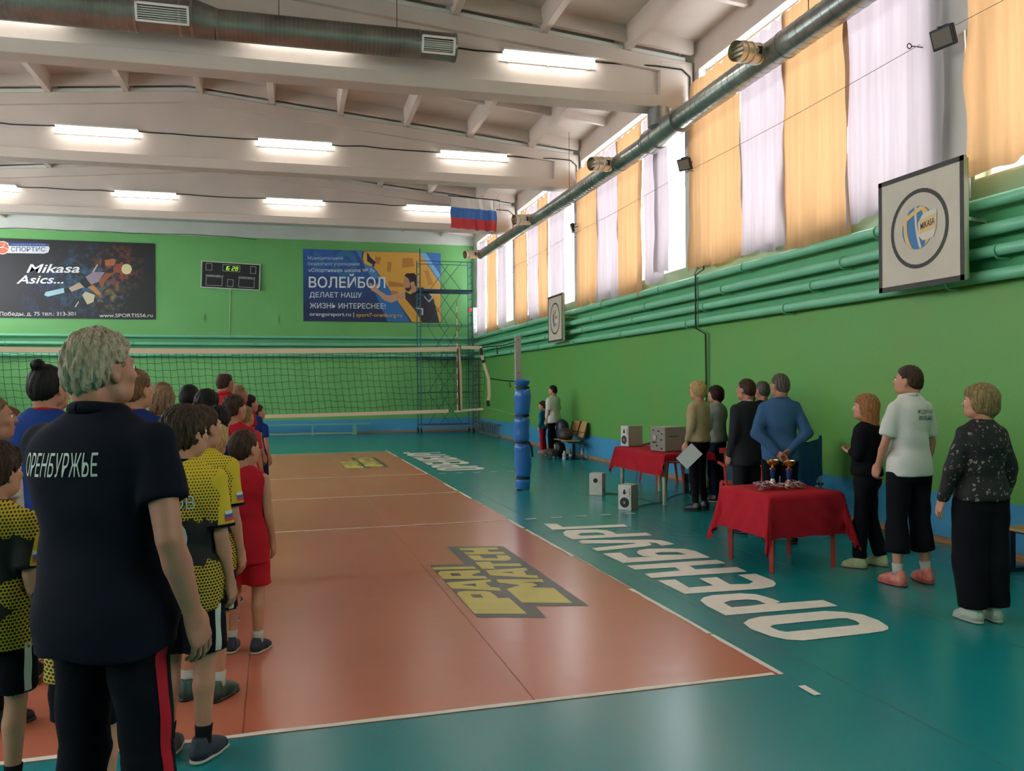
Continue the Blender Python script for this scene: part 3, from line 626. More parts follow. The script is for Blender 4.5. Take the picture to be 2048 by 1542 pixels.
S2 = [(arc(610, 330, 165, 75, 0.02, 6.26), '37699f'), (arc(180, 300, 130, 70, -1.5, 1.5), '37699f'), ([(760,150),(850,155),(1100,540),(960,520)], '4a82b8'), ([(1080,500),(1200,640),(1500,1117),(1180,1117),(1000,700)], '2a6cb0'),
([(845,155),(1640,175),(1930,600),(1932,1121),(1525,1117),(1120,540)], 'd9a245'), ([(1640,175),(1725,180),(1930,470),(1930,610)], '7fb0d8'), ([(1725,180),(1924,184),(1930,480)], '3a72bd'),
([(1000,230),(1100,235),(1075,330),(1010,320)], 'b37a3c'), ([(1190,300),(1245,300),(1230,440),(1180,430)], 'b37a3c'), ([(1395,245),(1540,250),(1560,360),(1390,380)], 'b9803f'), ([(1200,560),(1420,600),(1400,640),(1195,640)], 'b0743c'), ([(1240,690),(1330,700),(1320,750),(1230,745)], 'b0743c'), ([(1700,420),(1750,400),(1830,600),(1760,620)], 'bd8a45'),
([(840,160),(900,165),(1025,300),(1000,365),(900,350),(832,270)], '262c4a'), ([(860,170),(905,170),(905,290),(985,340),(960,362),(880,335),(845,265)], 'e0ab48'), ([(930,215),(1010,225),(1020,300)], 'e0ab48'),
([(1420,500),(1400,600),(1410,650),(1440,690),(1500,700),(1520,760),(1590,740),(1590,620),(1520,560),(1480,480)], 'b98a6d'), ([(1425,655),(1440,690),(1480,705),(1515,660),(1503,600),(1490,650)], '2b211f'), ([(1420,485),(1450,455),(1560,452),(1600,500),(1600,600),(1575,640),(1555,570),(1510,570),(1500,600),(1480,530)], '241d1c'),
([(1420,700),(1425,780),(1230,860),(1130,820),(1040,730),(960,690),(930,590),(960,590),(1000,640),(1050,590),(1055,680),(1180,760),(1260,750)], 'c3977b'), ([(1700,655),(1930,655),(1930,740),(1800,770),(1700,760)], 'd0aa90'),
([(1430,700),(1500,740),(1600,690),(1700,660),(1830,800),(1910,1120),(1665,1120),(1560,950),(1430,800)], '2b2a36'), ([(1590,650),(1690,645),(1700,770),(1600,740)], '27406e'), ([(1575,920),(1680,930),(1680,1020),(1660,1020),(1660,945),(1575,935)], 'c9c9cf'), ([(1700,760),(1760,830),(1810,770),(1825,790),(1762,850),(1695,775)], 'a9b7c9')]
for i, (p, c) in enumerate(S2): poly('print_shape', p, B2(1+.12*i), c, b2)
BT('Муниципальное', 110, 580, 272, 44, 5, 'b9c6dc', b2, B2, .01); BT('бюджетное учреждение', 110, 805, 350, 44, 5, 'b9c6dc', b2, B2, .01); BT('«Спортивная школа № 7»', 115, 1010, 440, 46, 5, 'd5dbe6', b2, B2, .03)
BT('ВОЛЕЙБОЛ', 120, 1155, 655, 145, 3.4, 'dfe3ea', b2, B2, .05); BT('ДЕЛАЕТ НАШУ', 128, 830, 790, 70, 5, 'd5dbe6', b2, B2, .03); BT('ЖИЗНЬ ИНТЕРЕСНЕЕ!', 130, 1155, 940, 72, 5, 'd5dbe6', b2, B2, .03)
BT('orengorsport.ru |', 130, 722, 1045, 52, 5, 'd5dbe6', b2, B2, .03); BT('sport7-orenburg.ru', 752, 1385, 1050, 52, 5, 'd8a94e', b2, B2, .03)
# scoreboard -------------------------------------------------------------
sb = thing('scoreboard', 'black electronic scoreboard showing 16 28 in green digits, hung slightly askew', 'scoreboard', (-4.97, YF-.09, 5.3)); sb.rotation_euler = (0, .037, 0)
w_, h_ = 1.98, .92
a = MB(); a.box((-w_/2, 0, 0), (w_/2, .08, h_)); a.build('case', px('16181a'), sb, local=True)
a = MB(); a.box((-w_/2-.02, -.012, -.02), (w_/2+.02, .05, .012)); a.box((-w_/2-.02, -.012, h_-.012), (w_/2+.02, .05, h_+.02)); a.box((-w_/2-.02, -.012, 0), (-w_/2+.012, .05, h_)); a.box((w_/2-.012, -.012, 0), (w_/2+.02, .05, h_)); a.build('frame', px('c5ccbf'), sb, local=True)
def SBm(cx, cy): cy2 = cy-.066*(cx-175); return ((cx-175)/1590*w_-w_/2, h_-(cy2-205)/625*h_)
for x0, y0, x1, y1 in ((285,250,450,425),(1500,345,1660,517),(740,285,1215,450),(300,570,740,790),(1190,630,1625,850),(880,655,1045,830)):
    (p, q), (r, s) = SBm(x0, y0), SBm(x1, y1+.066*(x1-x0)*0)
    s = q-(y1-y0)/625*h_; m2 = MB(); t = .012
    for lo, hi in (((p, s), (r, s+t)), ((p, q-t), (r, q)), ((p, s), (p+t, q)), ((r-t, s), (r, q))): m2.box((lo[0], -.006, lo[1]), (hi[0], .0, hi[1]))
    m2.build('window_outline', px('b9b9bd'), sb, local=True)
SG = {'1': 'bc', '6': 'acdefg', '2': 'abged', '8': 'abcdefg'}
GD = M('green_led_digit', 'b6f03a', .5, emit=.8)
def digit(ch, x, z, w, h):
    m2 = MB(); t = .022; sh = .18
    S = {'a': ((0, h), (w, h)), 'b': ((w, h), (w, h/2)), 'c': ((w, h/2), (w, 0)), 'd': ((0, 0), (w, 0)), 'e': ((0, 0), (0, h/2)), 'f': ((0, h/2), (0, h)), 'g': ((0, h/2), (w, h/2))}
    for c in SG[ch]:
        (p, q), (r, s) = S[c]; m2.bar((x+p+sh*q, -.006, z+q), (x+r+sh*s, -.006, z+s), t, .008)
    m2.build('digit', GD, sb, local=True)
zx, zz = SBm(800, 450); 
for ch, xx in (('1', 790), ('6', 865), ('2', 1000), ('8', 1095)): digit(ch, SBm(xx, 300)[0]-.01, .66, .07, .13)
for s, x0, x1, yb in (('КОМАНДА А', 290, 765, 540), ('КОМАНДА Б', 1180, 1640, 590)):
    p = SBm(x0, yb+20)
    text('lettering', s, lambda u, v: (u, -.004, v), px('cfcfd2'), sb, size=.062, x=p[0], y=.41, width=(x1-x0)/1590*w_, bold=.002, shear=.2, local=True)
a = MB(); a.box((-.009, .05, -1.6), (.009, .07, -.02)); a.build('cable_trunking', px('bcd6b5'), sb, local=True)
# far-wall sockets
for x in (-5.9, -3.35):
    a = MB(); a.box((x-.06, YF-.02, 4.05), (x+.06, YF, 4.4)); a.box((x-.02, YF-.05, 4.15), (x+.02, YF-.02, 4.3)); o = a.build('wall_bracket', px('6fae68')); tag(o, 'small green painted bracket on the far wall %s the scoreboard' % ('left below' if x < -5 else 'right below'), 'bracket')
a = MB(); rnd = random.Random(2); a.tube([(x, YF-.03, 7.18+rnd.uniform(-.02, .02)) for x in np.arange(-13.9, -4.6, .5)] + [(-4.95+.9, YF-.03, 7.1)], .012, 5); tag(a.build('cable', px('3a4a34')), 'dark cable along the top of the green paint on the far wall', 'cable')
# target boards ----------------------------------------------------------
def target(y0, y1, z0, z1, X, label):
    yc, zc, s = (y0+y1)/2, (z0+z1)/2, (y1-y0)/2
    t = thing('target_board', label, 'target board', (X, yc, z0), 0, 'volleyball target boards on the window wall')
    F = lambda k: (lambda a, b: (X-.001-.002*k, yc-a*s, zc+b*s))
    a = MB(); a.box((X, y0, z0), (X+.035, y1, z1)); a.build('panel', M('board_white', 'c3b9a8', .55, var=.08, vscale=3), t)
    bk = M('board_black', '33312f', .6, var=.3, vscale=12); e = .085
    for q in ((-1, -1, 1, -1+e), (-1, 1-e, 1, 1), (-1, -1, -1+e, 1), (1-e, -1, 1, 1)): flat('border', [(q[0], q[1]), (q[2], q[1]), (q[2], q[3]), (q[0], q[3])], None, F(1+.3*(q[0] == q[2])), bk, t)
    cir = lambda r, n=40, cx=0, cy=0: [(cx+r*math.cos(2*PI*k/n), cy+r*math.sin(2*PI*k/n)) for k in range(n)]
    flat('ring', cir(.68), cir(.61), F(1), bk, t)
    R = .37; cy = .02
    flat('ball_print', cir(R, 40, -.02, cy), None, F(1), px('2f6fa3'), t)
    def band(a0, r0, r1, bend, col, k):
        P = []; 
        for q in range(13):
            u = -1+2*q/12; P.append((r0+bend*(1-u*u), u))
        for q in range(12, -1, -1):
            u = -1+2*q/12; P.append((r1+bend*(1-u*u), u))
        ca, sa = math.cos(a0), math.sin(a0); Z = []
        for x, y in P:
            x *= R; y *= R; d = math.hypot(x, y)
            if d > R*.985: x *= R*.985/d; y *= R*.985/d
            Z.append((x*ca-y*sa-.02, x*sa+y*ca+cy))
        flat('ball_stripe', Z, None, F(k), px(col), t)
    band(.15, -.62, -.40, -.28, 'e0b268', 2); band(.15, .30, .62, .18, 'e0b268', 2); band(-1.2, -.75, -.55, -.1, 'e0b268', 2.4); band(.15, -.02, .12, -.12, 'cdc6b6', 2.2)
    flat('name_plate_print', [(.0, .1), (.1, .22), (.3, .27), (.42, .25), (.42, -.02), (.35, -.2), (.1, -.22), (.0, -.12)], None, F(3), px('cfc8b9'), t)
    flat('name_plate_print', [(.03, .13), (.4, .19), (.4, -.05), (.03, -.1)], None, F(3.5), px('d9b37e'), t)
    fn = F(4.5); text('lettering', 'MIKASA', lambda a, b: fn(a, b+.16*a), bk, t, size=.15, x=.06, y=-.04, width=.32, bold=.006)
    a = MB()
    for yy in (y0+.05, y1-.05): a.box((X+.035, yy-.03, z0+.02), (X+.075, yy+.03, z1-.02))
    a.box((X+.035, y0+.05, z1-.1), (X+.075, y1-.05, z1-.04)); a.box((X+.035, y0+.05, z0+.04), (X+.075, y1-.05, z0+.1)); a.build('back_frame', M('cream_green_paint', 'a9bf98', .6), t)
    a = MB()
    for yy in (y0+.05, y1-.05): a.bar((X+.07, yy, zc+.0), (XR, yy+.1, zc+.0), .035, .035)
    a.build('wall_strut', M('cream_green_paint', 'a9bf98', .6), t)
target(2.41, 3.65, 2.76, 4.0, 3.6, 'large nearest white target board with black ring and MIKASA ball print')
target(15.1, 16.28, 2.83, 4.03, 3.6, 'smaller looking distant target board with black ring, seen edge-on above the man in white')
# floodlights ------------------------------------------------------------
def flood(p, aim, label):
    t = thing('floodlight', label, 'floodlight', p, 0, 'floodlights on the window pillars'); d = Vector(aim).normalized(); q = d.to_track_quat('Y', 'Z').to_matrix()
    def tr(mb): mb.v = [tuple(q @ Vector(v)) for v in mb.v]; return mb
    a = MB(); a.box((-.13, -.05, -.105), (.13, .0, .105)); tr(a).build('housing', DKST, t, local=True, bevel=.01)
    a = MB(); a.box((-.105, .0, -.08), (.105, .006, .08)); tr(a).build('glass', M('flood_glass', '756b62', .15), t, local=True)
    a = MB(); a.box((-.06, -.09, .02), (.06, -.05, .12)); tr(a).build('driver_box', DKST, t, local=True)
    a = MB(); a.bar(tuple(-d*.05), tuple(Vector((XR-.04, p[1]+.15, p[2]+.12))-Vector(p)), .02); a.bar((-.05, .0, .1), (.16, .1, .14), .02); a.build('bracket', DKST, t, local=True)
    return t
flood((3.66, 2.75, 5.3), (-.97, -.2, -.35), 'black square floodlight on the nearest grey pillar, above the large target board')
flood((3.66, 8.6, 5.5), (-.9, -.5, -.45), 'black floodlight on the second pillar, above the dangling thin cable')
flood((3.66, 14.55, 5.5), (-.99, .25, -.3), 'black floodlight seen edge-on at the third pillar')
a = MB(); a.tube([(3.9, 8.72, 5.4), (3.93, 8.7, 5.0), (3.92, 8.66, 4.5), (3.9, 8.62, 4.1), (3.95, 8.7, 3.75), (3.97, 8.85, 3.66)], .007, 5); tag(a.build('cable', CABLE), 'thin dark cable dangling from the second floodlight down the pillar', 'cable')
a = MB(); a.tube([(3.95, 8.47, 4.7), (3.955, 8.47, 4.4), (3.93, 8.44, 4.1), (3.945, 8.46, 3.7), (3.79, 8.46, 3.6), (3.79, 8.47, 2.7), (3.97, 8.46, 2.6), (3.975, 8.45, .9)], .014, 6); tag(a.build('cable', CABLE), 'thick black cable running down the green wall behind the blonde woman', 'cable')
a = MB(); a.tube([(3.97, 8.38, 3.6), (3.79, 8.38, 3.55), (3.79, 8.38, 2.7), (3.98, 8.37, 2.6), (3.985, 8.37, .9)], .008, 5); tag(a.build('cable', px('3c6b3a')), 'thinner green painted cable beside the thick black wall cable', 'cable')
a = MB(); a.tube([(3.93, 2.74, 5.4), (3.945, 2.72, 4.6), (3.95, 2.70, 3.65)], .01, 5); tag(a.build('cable', px('c2b8ae')), 'pale cable running down the nearest pillar behind the target board', 'cable')
# flag -------------------------------------------------------------------
FY = 20.25
t = thing('flag', 'white, blue and red striped flag hanging from a rod below the farthest roof beam', 'flag', (2.5, FY, 6.43))
FL = M('flag_cloth', 'ffffff', .7); N, L, b = nodes(FL); g = N.new('ShaderNodeTexCoord'); sx = N.new('ShaderNodeSeparateXYZ'); L.new(g.outputs['UV'], sx.inputs[0])
cr = N.new('ShaderNodeValToRGB'); cr.color_ramp.interpolation = 'CONSTANT'; e = cr.color_ramp.elements; e[0].color = lin('c23a3e'); e[1].position = .333; e[1].color = lin('3f6fb5'); n_ = e.new(.667); n_.color = lin('d6cfc8'); L.new(sx.outputs[1], cr.inputs[0]); L.new(cr.outputs[0], b.inputs['Base Color'])
v = []; fc = []; uv = []; nx, nz_ = 60, 20
for j in range(nz_+1):
    for i in range(nx+1):
        s = i/nx; u = j/nz_; sg = .05*s
        x = 1.80+1.42*s + .012*math.sin(9*u+s*4); y = FY+(.02+.03*(1-u))*(math.sin(26*s+2*u)+.5*math.sin(47*s+1))*(.5+.8*(.55 < s < .95)); z = 6.50+.94*u - .06*s + .01*math.sin(30*s)*(1-u)
        v.append((x, y, z)); uv.append((s, u))
for j in range(nz_):
    for i in range(nx): a_ = j*(nx+1)+i; fc.append((a_, a_+1, a_+nx+2, a_+nx+1))
o = mesh('cloth', [Vector(p)-ORG[t.name] for p in v], fc, FL, t, True); ul = o.data.uv_layers.new(name='uv')
for lp in o.data.loops: ul.data[lp.index].uv = uv[lp.vertex_index]
a = MB(); a.cyl((1.72, FY, 7.46), (3.32, FY, 7.40), .014, n=8); a.build('rod', DKST, t)
a = MB()
for x, z in ((1.85, 7.45), (3.2, 7.4)): a.cyl((x, FY, z), (x+.25, 20.84, 7.75), .004, n=4)
a.cyl((3.3, FY, 7.4), (3.32, FY, 7.0), .004, n=4); a.build('hanging_cord', DKST, t)
# volleyball net ---------------------------------------------------------
t = thing('volleyball_net', 'volleyball net with cream top and bottom tapes and dark mesh, right across the court', 'net', c2w(-4.5, 9, 1.3))
NT = M('net_tape', 'dccbb0', .8); NM = M('net_twine', '121a14', .8)
def top(x): q = (x+4.5)/4.5; return 2.325+.055*q*q if abs(q) < 1.1 else 2.39
def botz(x): q = (x+4.5)/4.5; return 1.29+.05*q*q
a = MB(); xs = [-9.4+.1*k for k in range(99)]
for x in xs:
    sl = .05 if x < -1 else .05*(-x)
    a.tube([c2w(x-sl, 9, top(x)-.06), c2w(x-sl*.3+.01*math.sin(x*7), 9, (top(x)+botz(x))/2), c2w(x+sl, 9, botz(x))], .0034, 3, cap=False)
for k in range(1, 10):
    u = k/10; a.tube([c2w(x, 9, botz(x)+(top(x)-botz(x))*u+.012*math.sin(x*6+k)+(.006 if i % 2 else -.006)) for i, x in enumerate(xs)], .0034, 3, cap=False)
o = a.build('net_mesh', NM, t); o['kind'] = 'stuff'
def tape(name, pts, w, mat=NT, th=.012, parent=None):
    a = MB(); P = [Vector(p) for p in pts]
    prof = []
    for i, p in enumerate(P):
        d = (P[min(i+1, len(P)-1)]-P[max(i-1, 0)]).normalized(); nrm = Vector((-math.sin(TH), math.cos(TH), 0)); s = d.cross(nrm).normalized()
        prof += [p+s*w/2+nrm*th/2, p+s*w/2-nrm*th/2, p-s*w/2-nrm*th/2, p-s*w/2+nrm*th/2]
    n = len(P); f = [(3, 2, 1, 0), (4*n-4, 4*n-3, 4*n-2, 4*n-1)]
    for i in range(n-1):
        for k in range(4): k2 = (k+1) % 4; f.append((4*i+k, 4*i+k2, 4*i+4+k2, 4*i+4+k))
    a.add(prof, f); return a.build(name, mat, parent or t)
tape('top_tape', [c2w(x, 9, top(x)-.03) for x in xs if x <= .02], .075); tape('top_tape', [c2w(.02, 9, 2.375), c2w(.22, 9, 2.372), c2w(.37, 9, 2.37)], .055)
tape('bottom_tape', [c2w(x, 9, botz(x)) for x in xs if x <= -.1], .055); tape('bottom_tape', [c2w(-.1, 9, 1.325), c2w(.1, 9, 1.345), c2w(.38, 9, 1.36)], .035)
tape('side_tape', [c2w(-.03, 8.985, 2.3), c2w(-.005, 8.985, 2.0), c2w(.0, 8.985, 1.7), c2w(0, 8.985, 1.36)], .05)
tape('side_strap', [c2w(-.05, 8.97, 2.36), c2w(-.035, 8.97, 1.9), c2w(-.02, 8.97, 1.34)], .022, BLACK)
tape('end_tape', [c2w(.35, 9, 2.31), c2w(.4, 9, 2.1), c2w(.48, 9, 1.85), c2w(.49, 9, 1.6), c2w(.47, 9, 1.46)], .045)
for z0, z1, xa in ((2.36, 2.25, .35), (1.5, 1.4, .46), (2.17, 2.12, .385)): tape('end_strap', [c2w(xa, 8.99, z0), c2w(xa+.01, 8.99, z1)], .05, BLACK, .02)
an = MB()
t2 = thing('net_antenna', 'thin red and white antenna rod standing up from the net edge', 'antenna', c2w(-.06, 8.96, 1.3))
for k in range(18):
    z = 1.34+.1*k; m2 = MB(); m2.cyl(c2w(-.06, 8.955, z), c2w(-.06, 8.955, z+.1), .006, n=6); m2.build('rod_band', px('b3312c') if k % 2 else px('e0dcd4'), t2)
# posts ------------------------------------------------------------------
def netpost(x, label, sgn):
    t = thing('net_post', label, 'net post', c2w(x, 9, 0), 0, 'net posts')
    R = Matrix.Rotation(TH, 3, 'Z'); c = c2w(x, 9, 0)
    a = MB(); a.box((c.x-.05, c.y-.04, 0), (c.x+.05, c.y+.04, 2.57), R); a.build('post', M('post_grey', '9c938c', .4, metal=.3), t, bevel=.006)
    a = MB(); rnd = random.Random(5)
    zs = np.arange(.02, 1.875, .03); ties = (.2, .80, 1.24, 1.71); P = []; rr = []
    for z in zs:
        d = min(abs(z-k) for k in ties); r = .118+.02*min(1, d/.12)+.006*math.sin(z*17)-(.03 if d < .03 else 0) - (.03 if z > 1.82 else 0)
        if z < .12: r *= .85
        P.append((c.x+sgn*.06+.012*math.sin(z*5), c.y-.02, z)); rr.append(r)
    a.tube(P, rr, 18); autosmooth(a.build('blue_padding', M('blue_vinyl', '2568b0', .28, bump=.5, bscale=9, stretch=(1, 1, .35)), t), 50)
    for z in ties:
        m2 = MB(); m2.tube([(c.x+sgn*.06+.012*math.sin(z*5), c.y-.02, z-.018), (c.x+sgn*.06+.012*math.sin(z*5), c.y-.02, z+.018)], .122, 18); m2.build('strap', BLACK, t)
    m2 = MB(); m2.tube([(c.x+sgn*.17, c.y-.04, .8), (c.x+sgn*.21, c.y-.05, .72), (c.x+sgn*.23, c.y-.05, .55)], [.02, .022, .018], 6); m2.build('strap_tail', BLACK, t)
    m2 = MB(); m2.cyl((c.x, c.y-.043, 2.5), (c.x, c.y-.04, 2.5), .01, n=8); m2.cyl((c.x, c.y-.043, 1.95), (c.x, c.y-.04, 1.95), .01, n=8); m2.build('bolt_hole', BLACK, t)
    return t
netpost(.985, 'grey steel net post wrapped in blue padding with black straps, right of the court', 1)
netpost(-9.98, 'grey net post with blue padding on the left side of the court', -1)
for pts, r, lab, mt in (([(.36, 9, 2.37), (.5, 8.99, 2.39), (.72, 9, 2.41), (.94, 9, 2.47)], .008, 'black cord tying the top tape of the net to the post', BLACK),
    ([(.5, 9, 1.86), (.72, 9, 1.83), (.93, 9, 1.81)], .01, 'black strap tying the middle of the net end to the post', BLACK), ([(.46, 9, 1.38), (.7, 9, 1.32), (.94, 9, 1.24)], .004, 'thin pale cord tying the bottom of the net to the post', px('9fb59a'))):
    a = MB(); a.tube([c2w(*p) for p in pts], r, 5)
    if r >= .008: a.tube([c2w(pts[1][0]+.12, 9, pts[1][2]), c2w(pts[1][0]+.13, 9, pts[1][2]-.12)], [.008, .016], 5)
    tag(a.build('cord', mt), lab, 'cord')
a = MB(); a.cyl((-7.76, 14, 0), (-7.74, 14, 1.67), .03, n=10); a.box((-7.66, 13.98, 0), (-7.61, 14.02, 1.6)); a.bar((-7.75, 14, 1.64), (-7.63, 14, 1.6), .03); tag(a.build('referee_stand', px('b9c9c9')), 'white and blue referee stand partly seen behind the boys at the left', 'stand')
# ================================================================== things on the floor
# scaffold tower
t = thing('scaffold_tower', 'blue steel scaffold tower on castors in the far right corner', 'scaffold', (2.7, 26.4, 0))
SC = M('scaffold_blue_green', '1d5f68', .45, metal=.2); SC2 = M('scaffold_blue', '1f4f8c', .45)
sx0, sx1, sy0, sy1, st = 1.72, 3.68, 26.0, 26.8, 6.45
for x in (sx0, sx1):
    for y in (sy0, sy1): a = MB(); a.cyl((x, y, .17), (x, y, st + (.35 if x == sx0 and y == sy0 else 0)), .022, n=8); a.build('upright', SC, t)
LV = [.3, 1.5, 2.75, 4.0, 5.25, 6.35]
for z in LV:
    for y in (sy0, sy1): a = MB(); a.cyl((sx0, y, z), (sx1, y, z), .014 if z > 1 else .03, n=6); a.build('ledger', SC if z > 1 else SC2, t)
for zi in range(5):
    z0, z1 = LV[zi], LV[zi+1]
    for y in (sy0, sy1):
        for f1, f2 in ((.35, .8), (.8, .35), (.2, .62), (.62, .2)):
            if (f1 in (.2, .62)) != (y == sy1): continue
            a = MB(); xa = sx0+(sx1-sx0)*f1; xb = sx0+(sx1-sx0)*f2; a.cyl((xa, y, z0), (xb, y, z1), .011, n=5); a.build('brace', SC, t)
for x in (sx0, sx1):
    for k in range(20):
        z = .5+.3*k; a = MB(); a.cyl((x, sy0, z), (x, sy1, z-.0), .010, n=5); a.build('rung', SC, t)
for z in (5.25, 2.75):
    a = MB(); a.box((sx0-.05, sy0+.02, z+.0), (sx1+.05, sy1-.02, z+.07)); a.build('platform', M('deck_navy', '24344f', .6), t)
a = MB(); a.box((sx0-.05, sy0-.03, .24), (sx1+.05, sy0+.03, .3)); a.box((sx0+.1, sy0-.12, .17), (sx1+.15, sy0-.06, .21)); a.build('base_rail', M('base_rail_grey', '7c8f98', .5, metal=.3), t)
for x in (sx0, sx1):
    for y in (sy0, sy1):
        a = MB(); a.cyl((x-.025, y-.04, .08), (x+.025, y-.04, .08), .08, n=14); a.box((x-.035, y-.06, .08), (x+.035, y+.02, .19)); a.build('castor', BLACK, t)
# perforated post
t = thing('slotted_post', 'tall galvanised slotted steel post leaning in the far right corner', 'post', (3.86, 26.4, 0))
a = MB(); a.box((3.76, 26.37, .02), (3.95, 26.44, 4.7)); a.box((3.74, 26.34, .02), (3.765, 26.48, 4.7)); a.box((3.945, 26.34, .02), (3.97, 26.48, 4.7)); a.build('channel', ALU, t)
for k in range(26):
    z = .2+.175*k; a = MB(); a.cyl((3.855, 26.365, z), (3.855, 26.37, z), .022, n=8); a.build('slot', BLACK, t)
a = MB(); a.box((3.6, 26.33, 4.55), (3.76, 26.4, 4.68)); a.build('clamp', px('b5382f'), t)
# ladder on its side
t = thing('ladder', 'aluminium ladder lying on its side against the wall below the scaffold', 'ladder', (3.9, 24.4, 0))
for z in (.03, .42): a = MB(); a.box((3.87, 22.9, z-.025), (3.92, 26.0, z+.025)); a.build('rail', ALUD, t)
for k in range(11): a = MB(); y = 23.0+.28*k; a.box((3.875, y-.018, .03), (3.915, y+.018, .42)); a.build('rung', ALUD, t)
# bench at far wall
t = thing('bench', 'long low pale green bench against the far wall', 'bench', (-2.2, 26.5, 0))
PB = M('bench_green', '76b0a0', .5)
a = MB(); a.box((-4.7, 26.32, .36), (-.1, 26.62, .40)); a.build('seat', PB, t, bevel=.006)
a = MB(); a.box((-4.4, 26.34, .03), (-.6, 26.40, .09)); a.build('stretcher', PB, t)
for x in (-4.35, -3.75, -2.15, -.65): a = MB(); a.box((x-.07 if x != -2.15 else x-.03, 26.36, 0), (x+.07 if x != -2.15 else x+.03, 26.58, .36)); a.build('leg', PB, t)
# loudspeakers
SPF = M('speaker_silver', 'cbc7bd', .4, metal=.2); SPS = M('speaker_side', '9e978e', .5); CONE = M('speaker_cone', '1c1c1e', .5)
def disc(mb, x, y, z, r, r2=None, d=.01): mb.cyl((x, y, z), (x, y-d, z), r, r2, n=24)
def speaker(loc, rot, w, d, h, label, kind='two'):
    t = thing('loudspeaker', label, 'speaker', loc, rot, 'grey desktop loudspeakers')
    a = MB(); a.box((-w/2, -d/2, 0), (w/2, d/2, h)); a.build('cabinet', SPS, t, local=True, bevel=.006)
    a = MB(); a.box((-w/2+.001, -d/2-.012, .001), (w/2-.001, -d/2, h-.001)); f = a.build('front_panel', SPF, t, local=True, bevel=.004); y = -d/2-.012
    def dd(nm, z, r, m, dd_=.006, x=0, r2=None): b_ = MB(); disc(b_, x, y, z, r, r2, dd_); return autosmooth(b_.build(nm, m, t, local=True))
    if kind == 'sub':
        dd('port_ring', h*.68, .055, M('speaker_ring', 'd3d0c8', .35)); dd('port', h*.68, .038, CONE, .009)
        a = MB(); a.box((-.012, y-.003, h*.3), (.012, y, h*.31)); a.build('badge', px('6a665f'), t, local=True)
    else:
        dd('woofer_ring', h*.31, w*.44, M('speaker_ring', 'd3d0c8', .35)); dd('woofer', h*.31, w*.37, CONE, .009, r2=w*.35); dd('dust_cap', h*.31, w*.12, GREYP, .014, r2=w*.08)
        dd('tweeter_ring', h*.72, w*.22, M('speaker_ring', 'd3d0c8', .35)); dd('tweeter', h*.70, w*.12, CONE, .010); dd('tweeter', h*.79, w*.07, CONE, .010)
        a = MB(); a.box((w*.36, y-.004, h*.55), (w*.39, y, h*.9)); a.build('control_slot', BLACK, t, local=True)
    return t
speaker((1.84, 8.05, 0), -.62, .21, .2, .345, 'grey floor loudspeaker with a single round port near its top', 'sub')
speaker((1.70, 6.45, 0), -.85, .2, .22, .35, 'grey floor loudspeaker with large black cone, in front of the red table leg')
speaker((2.52, 8.25, .745), -1.32, .2, .28, .33, 'grey loudspeaker standing on the far corner of the red covered table')
t = thing('amplifier_cabinet', 'large grey speaker cabinet with knobs on the red covered table', 'speaker', (2.66, 7.18, .745), -1.3)
a = MB(); a.box((-.17, -.2, 0), (.17, .2, .36)); a.build('cabinet', SPS, t, local=True, bevel=.006)
a = MB(); a.box((-.168, -.208, .002), (.168, -.2, .358)); a.build('back_panel', M('amp_back', '7d786f', .5, var=.1, vscale=30), t, local=True)
for x, z, r in ((-.06, .2, .04), (.08, .17, .012), (.09, .04, .014), (-.1, .31, .01), (.1, .26, .01), (.02, .3, .012), (-.02, .08, .012)): a = MB(); disc(a, x, -.208, z, r, d=.012); a.build('knob', BLACK if r < .03 else SPS, t, local=True)
a = MB(); a.box((.172, -.14, .215), (.175, .06, .23)); a.build('lettering_bar', px('54504b'), t, local=True)
a = MB(); a.cyl((-.03, -.2, .13), (-.03, -.29, .135), .008, n=6); a.build('plug', BLACK, t, local=True)
# table cloth ------------------------------------------------------------
def clothmesh(w, l, top, hang, seed=0, fold=.03, n=64, uneven=(0, 0, 0, 0)):
    """w,l table top; hang drop; returns verts, faces in local coordinates"""
    rnd = random.Random(seed); ph = [rnd.uniform(0, 6) for _ in range(4)]
    hx = w/2; hy = l/2; V = []; F = []
    def axis(h, k0, k1):
        a = list(np.linspace(-h-k0, -h, 14)) + list(np.linspace(-h, h, 12))[1:-1] + list(np.linspace(h, h+k1, 14)); return a
    X = axis(hx, hang+uneven[0], hang+uneven[1]); Y = axis(hy, hang+uneven[2], hang+uneven[3])
    for y in Y:
        for x in X:
            cx_ = max(-hx, min(hx, x)); cy_ = max(-hy, min(hy, y)); ox, oy = x-cx_, y-cy_; d = math.hypot(ox, oy)
            if d < 1e-6: V.append((x, y, top)); continue
            dx, dy = ox/d, oy/d; corner = min(abs(ox), abs(oy))/max(abs(ox), abs(oy), 1e-6)
            ang = math.atan2(dy, dx)
            sw = .02 + d*(.05+.2*corner) + fold*(d/hang)*math.sin((x*1.0+y*1.3)*22+ph[0])*(.35+.65*(corner < .02)) + .02*corner*math.sin(ang*16+ph[1])*d/hang
            zz = top - math.sqrt(max(0, d*d-(sw*.6)**2)) + .006
            V.append((cx_+dx*sw, cy_+dy*sw, max(zz, .012)))
    nx = len(X); ny = len(Y)
    for j in range(ny-1):
        for i in range(nx-1): k = j*nx+i; F.append((k, k+1, k+nx+1, k+nx))
    return V, F
RED = M('red_cloth', 'a81c2a', .85, var=.08, vscale=5, bump=.2, bscale=200, spec=.15)
REDP = M('red_plastic', 'ad2a2c', .4)
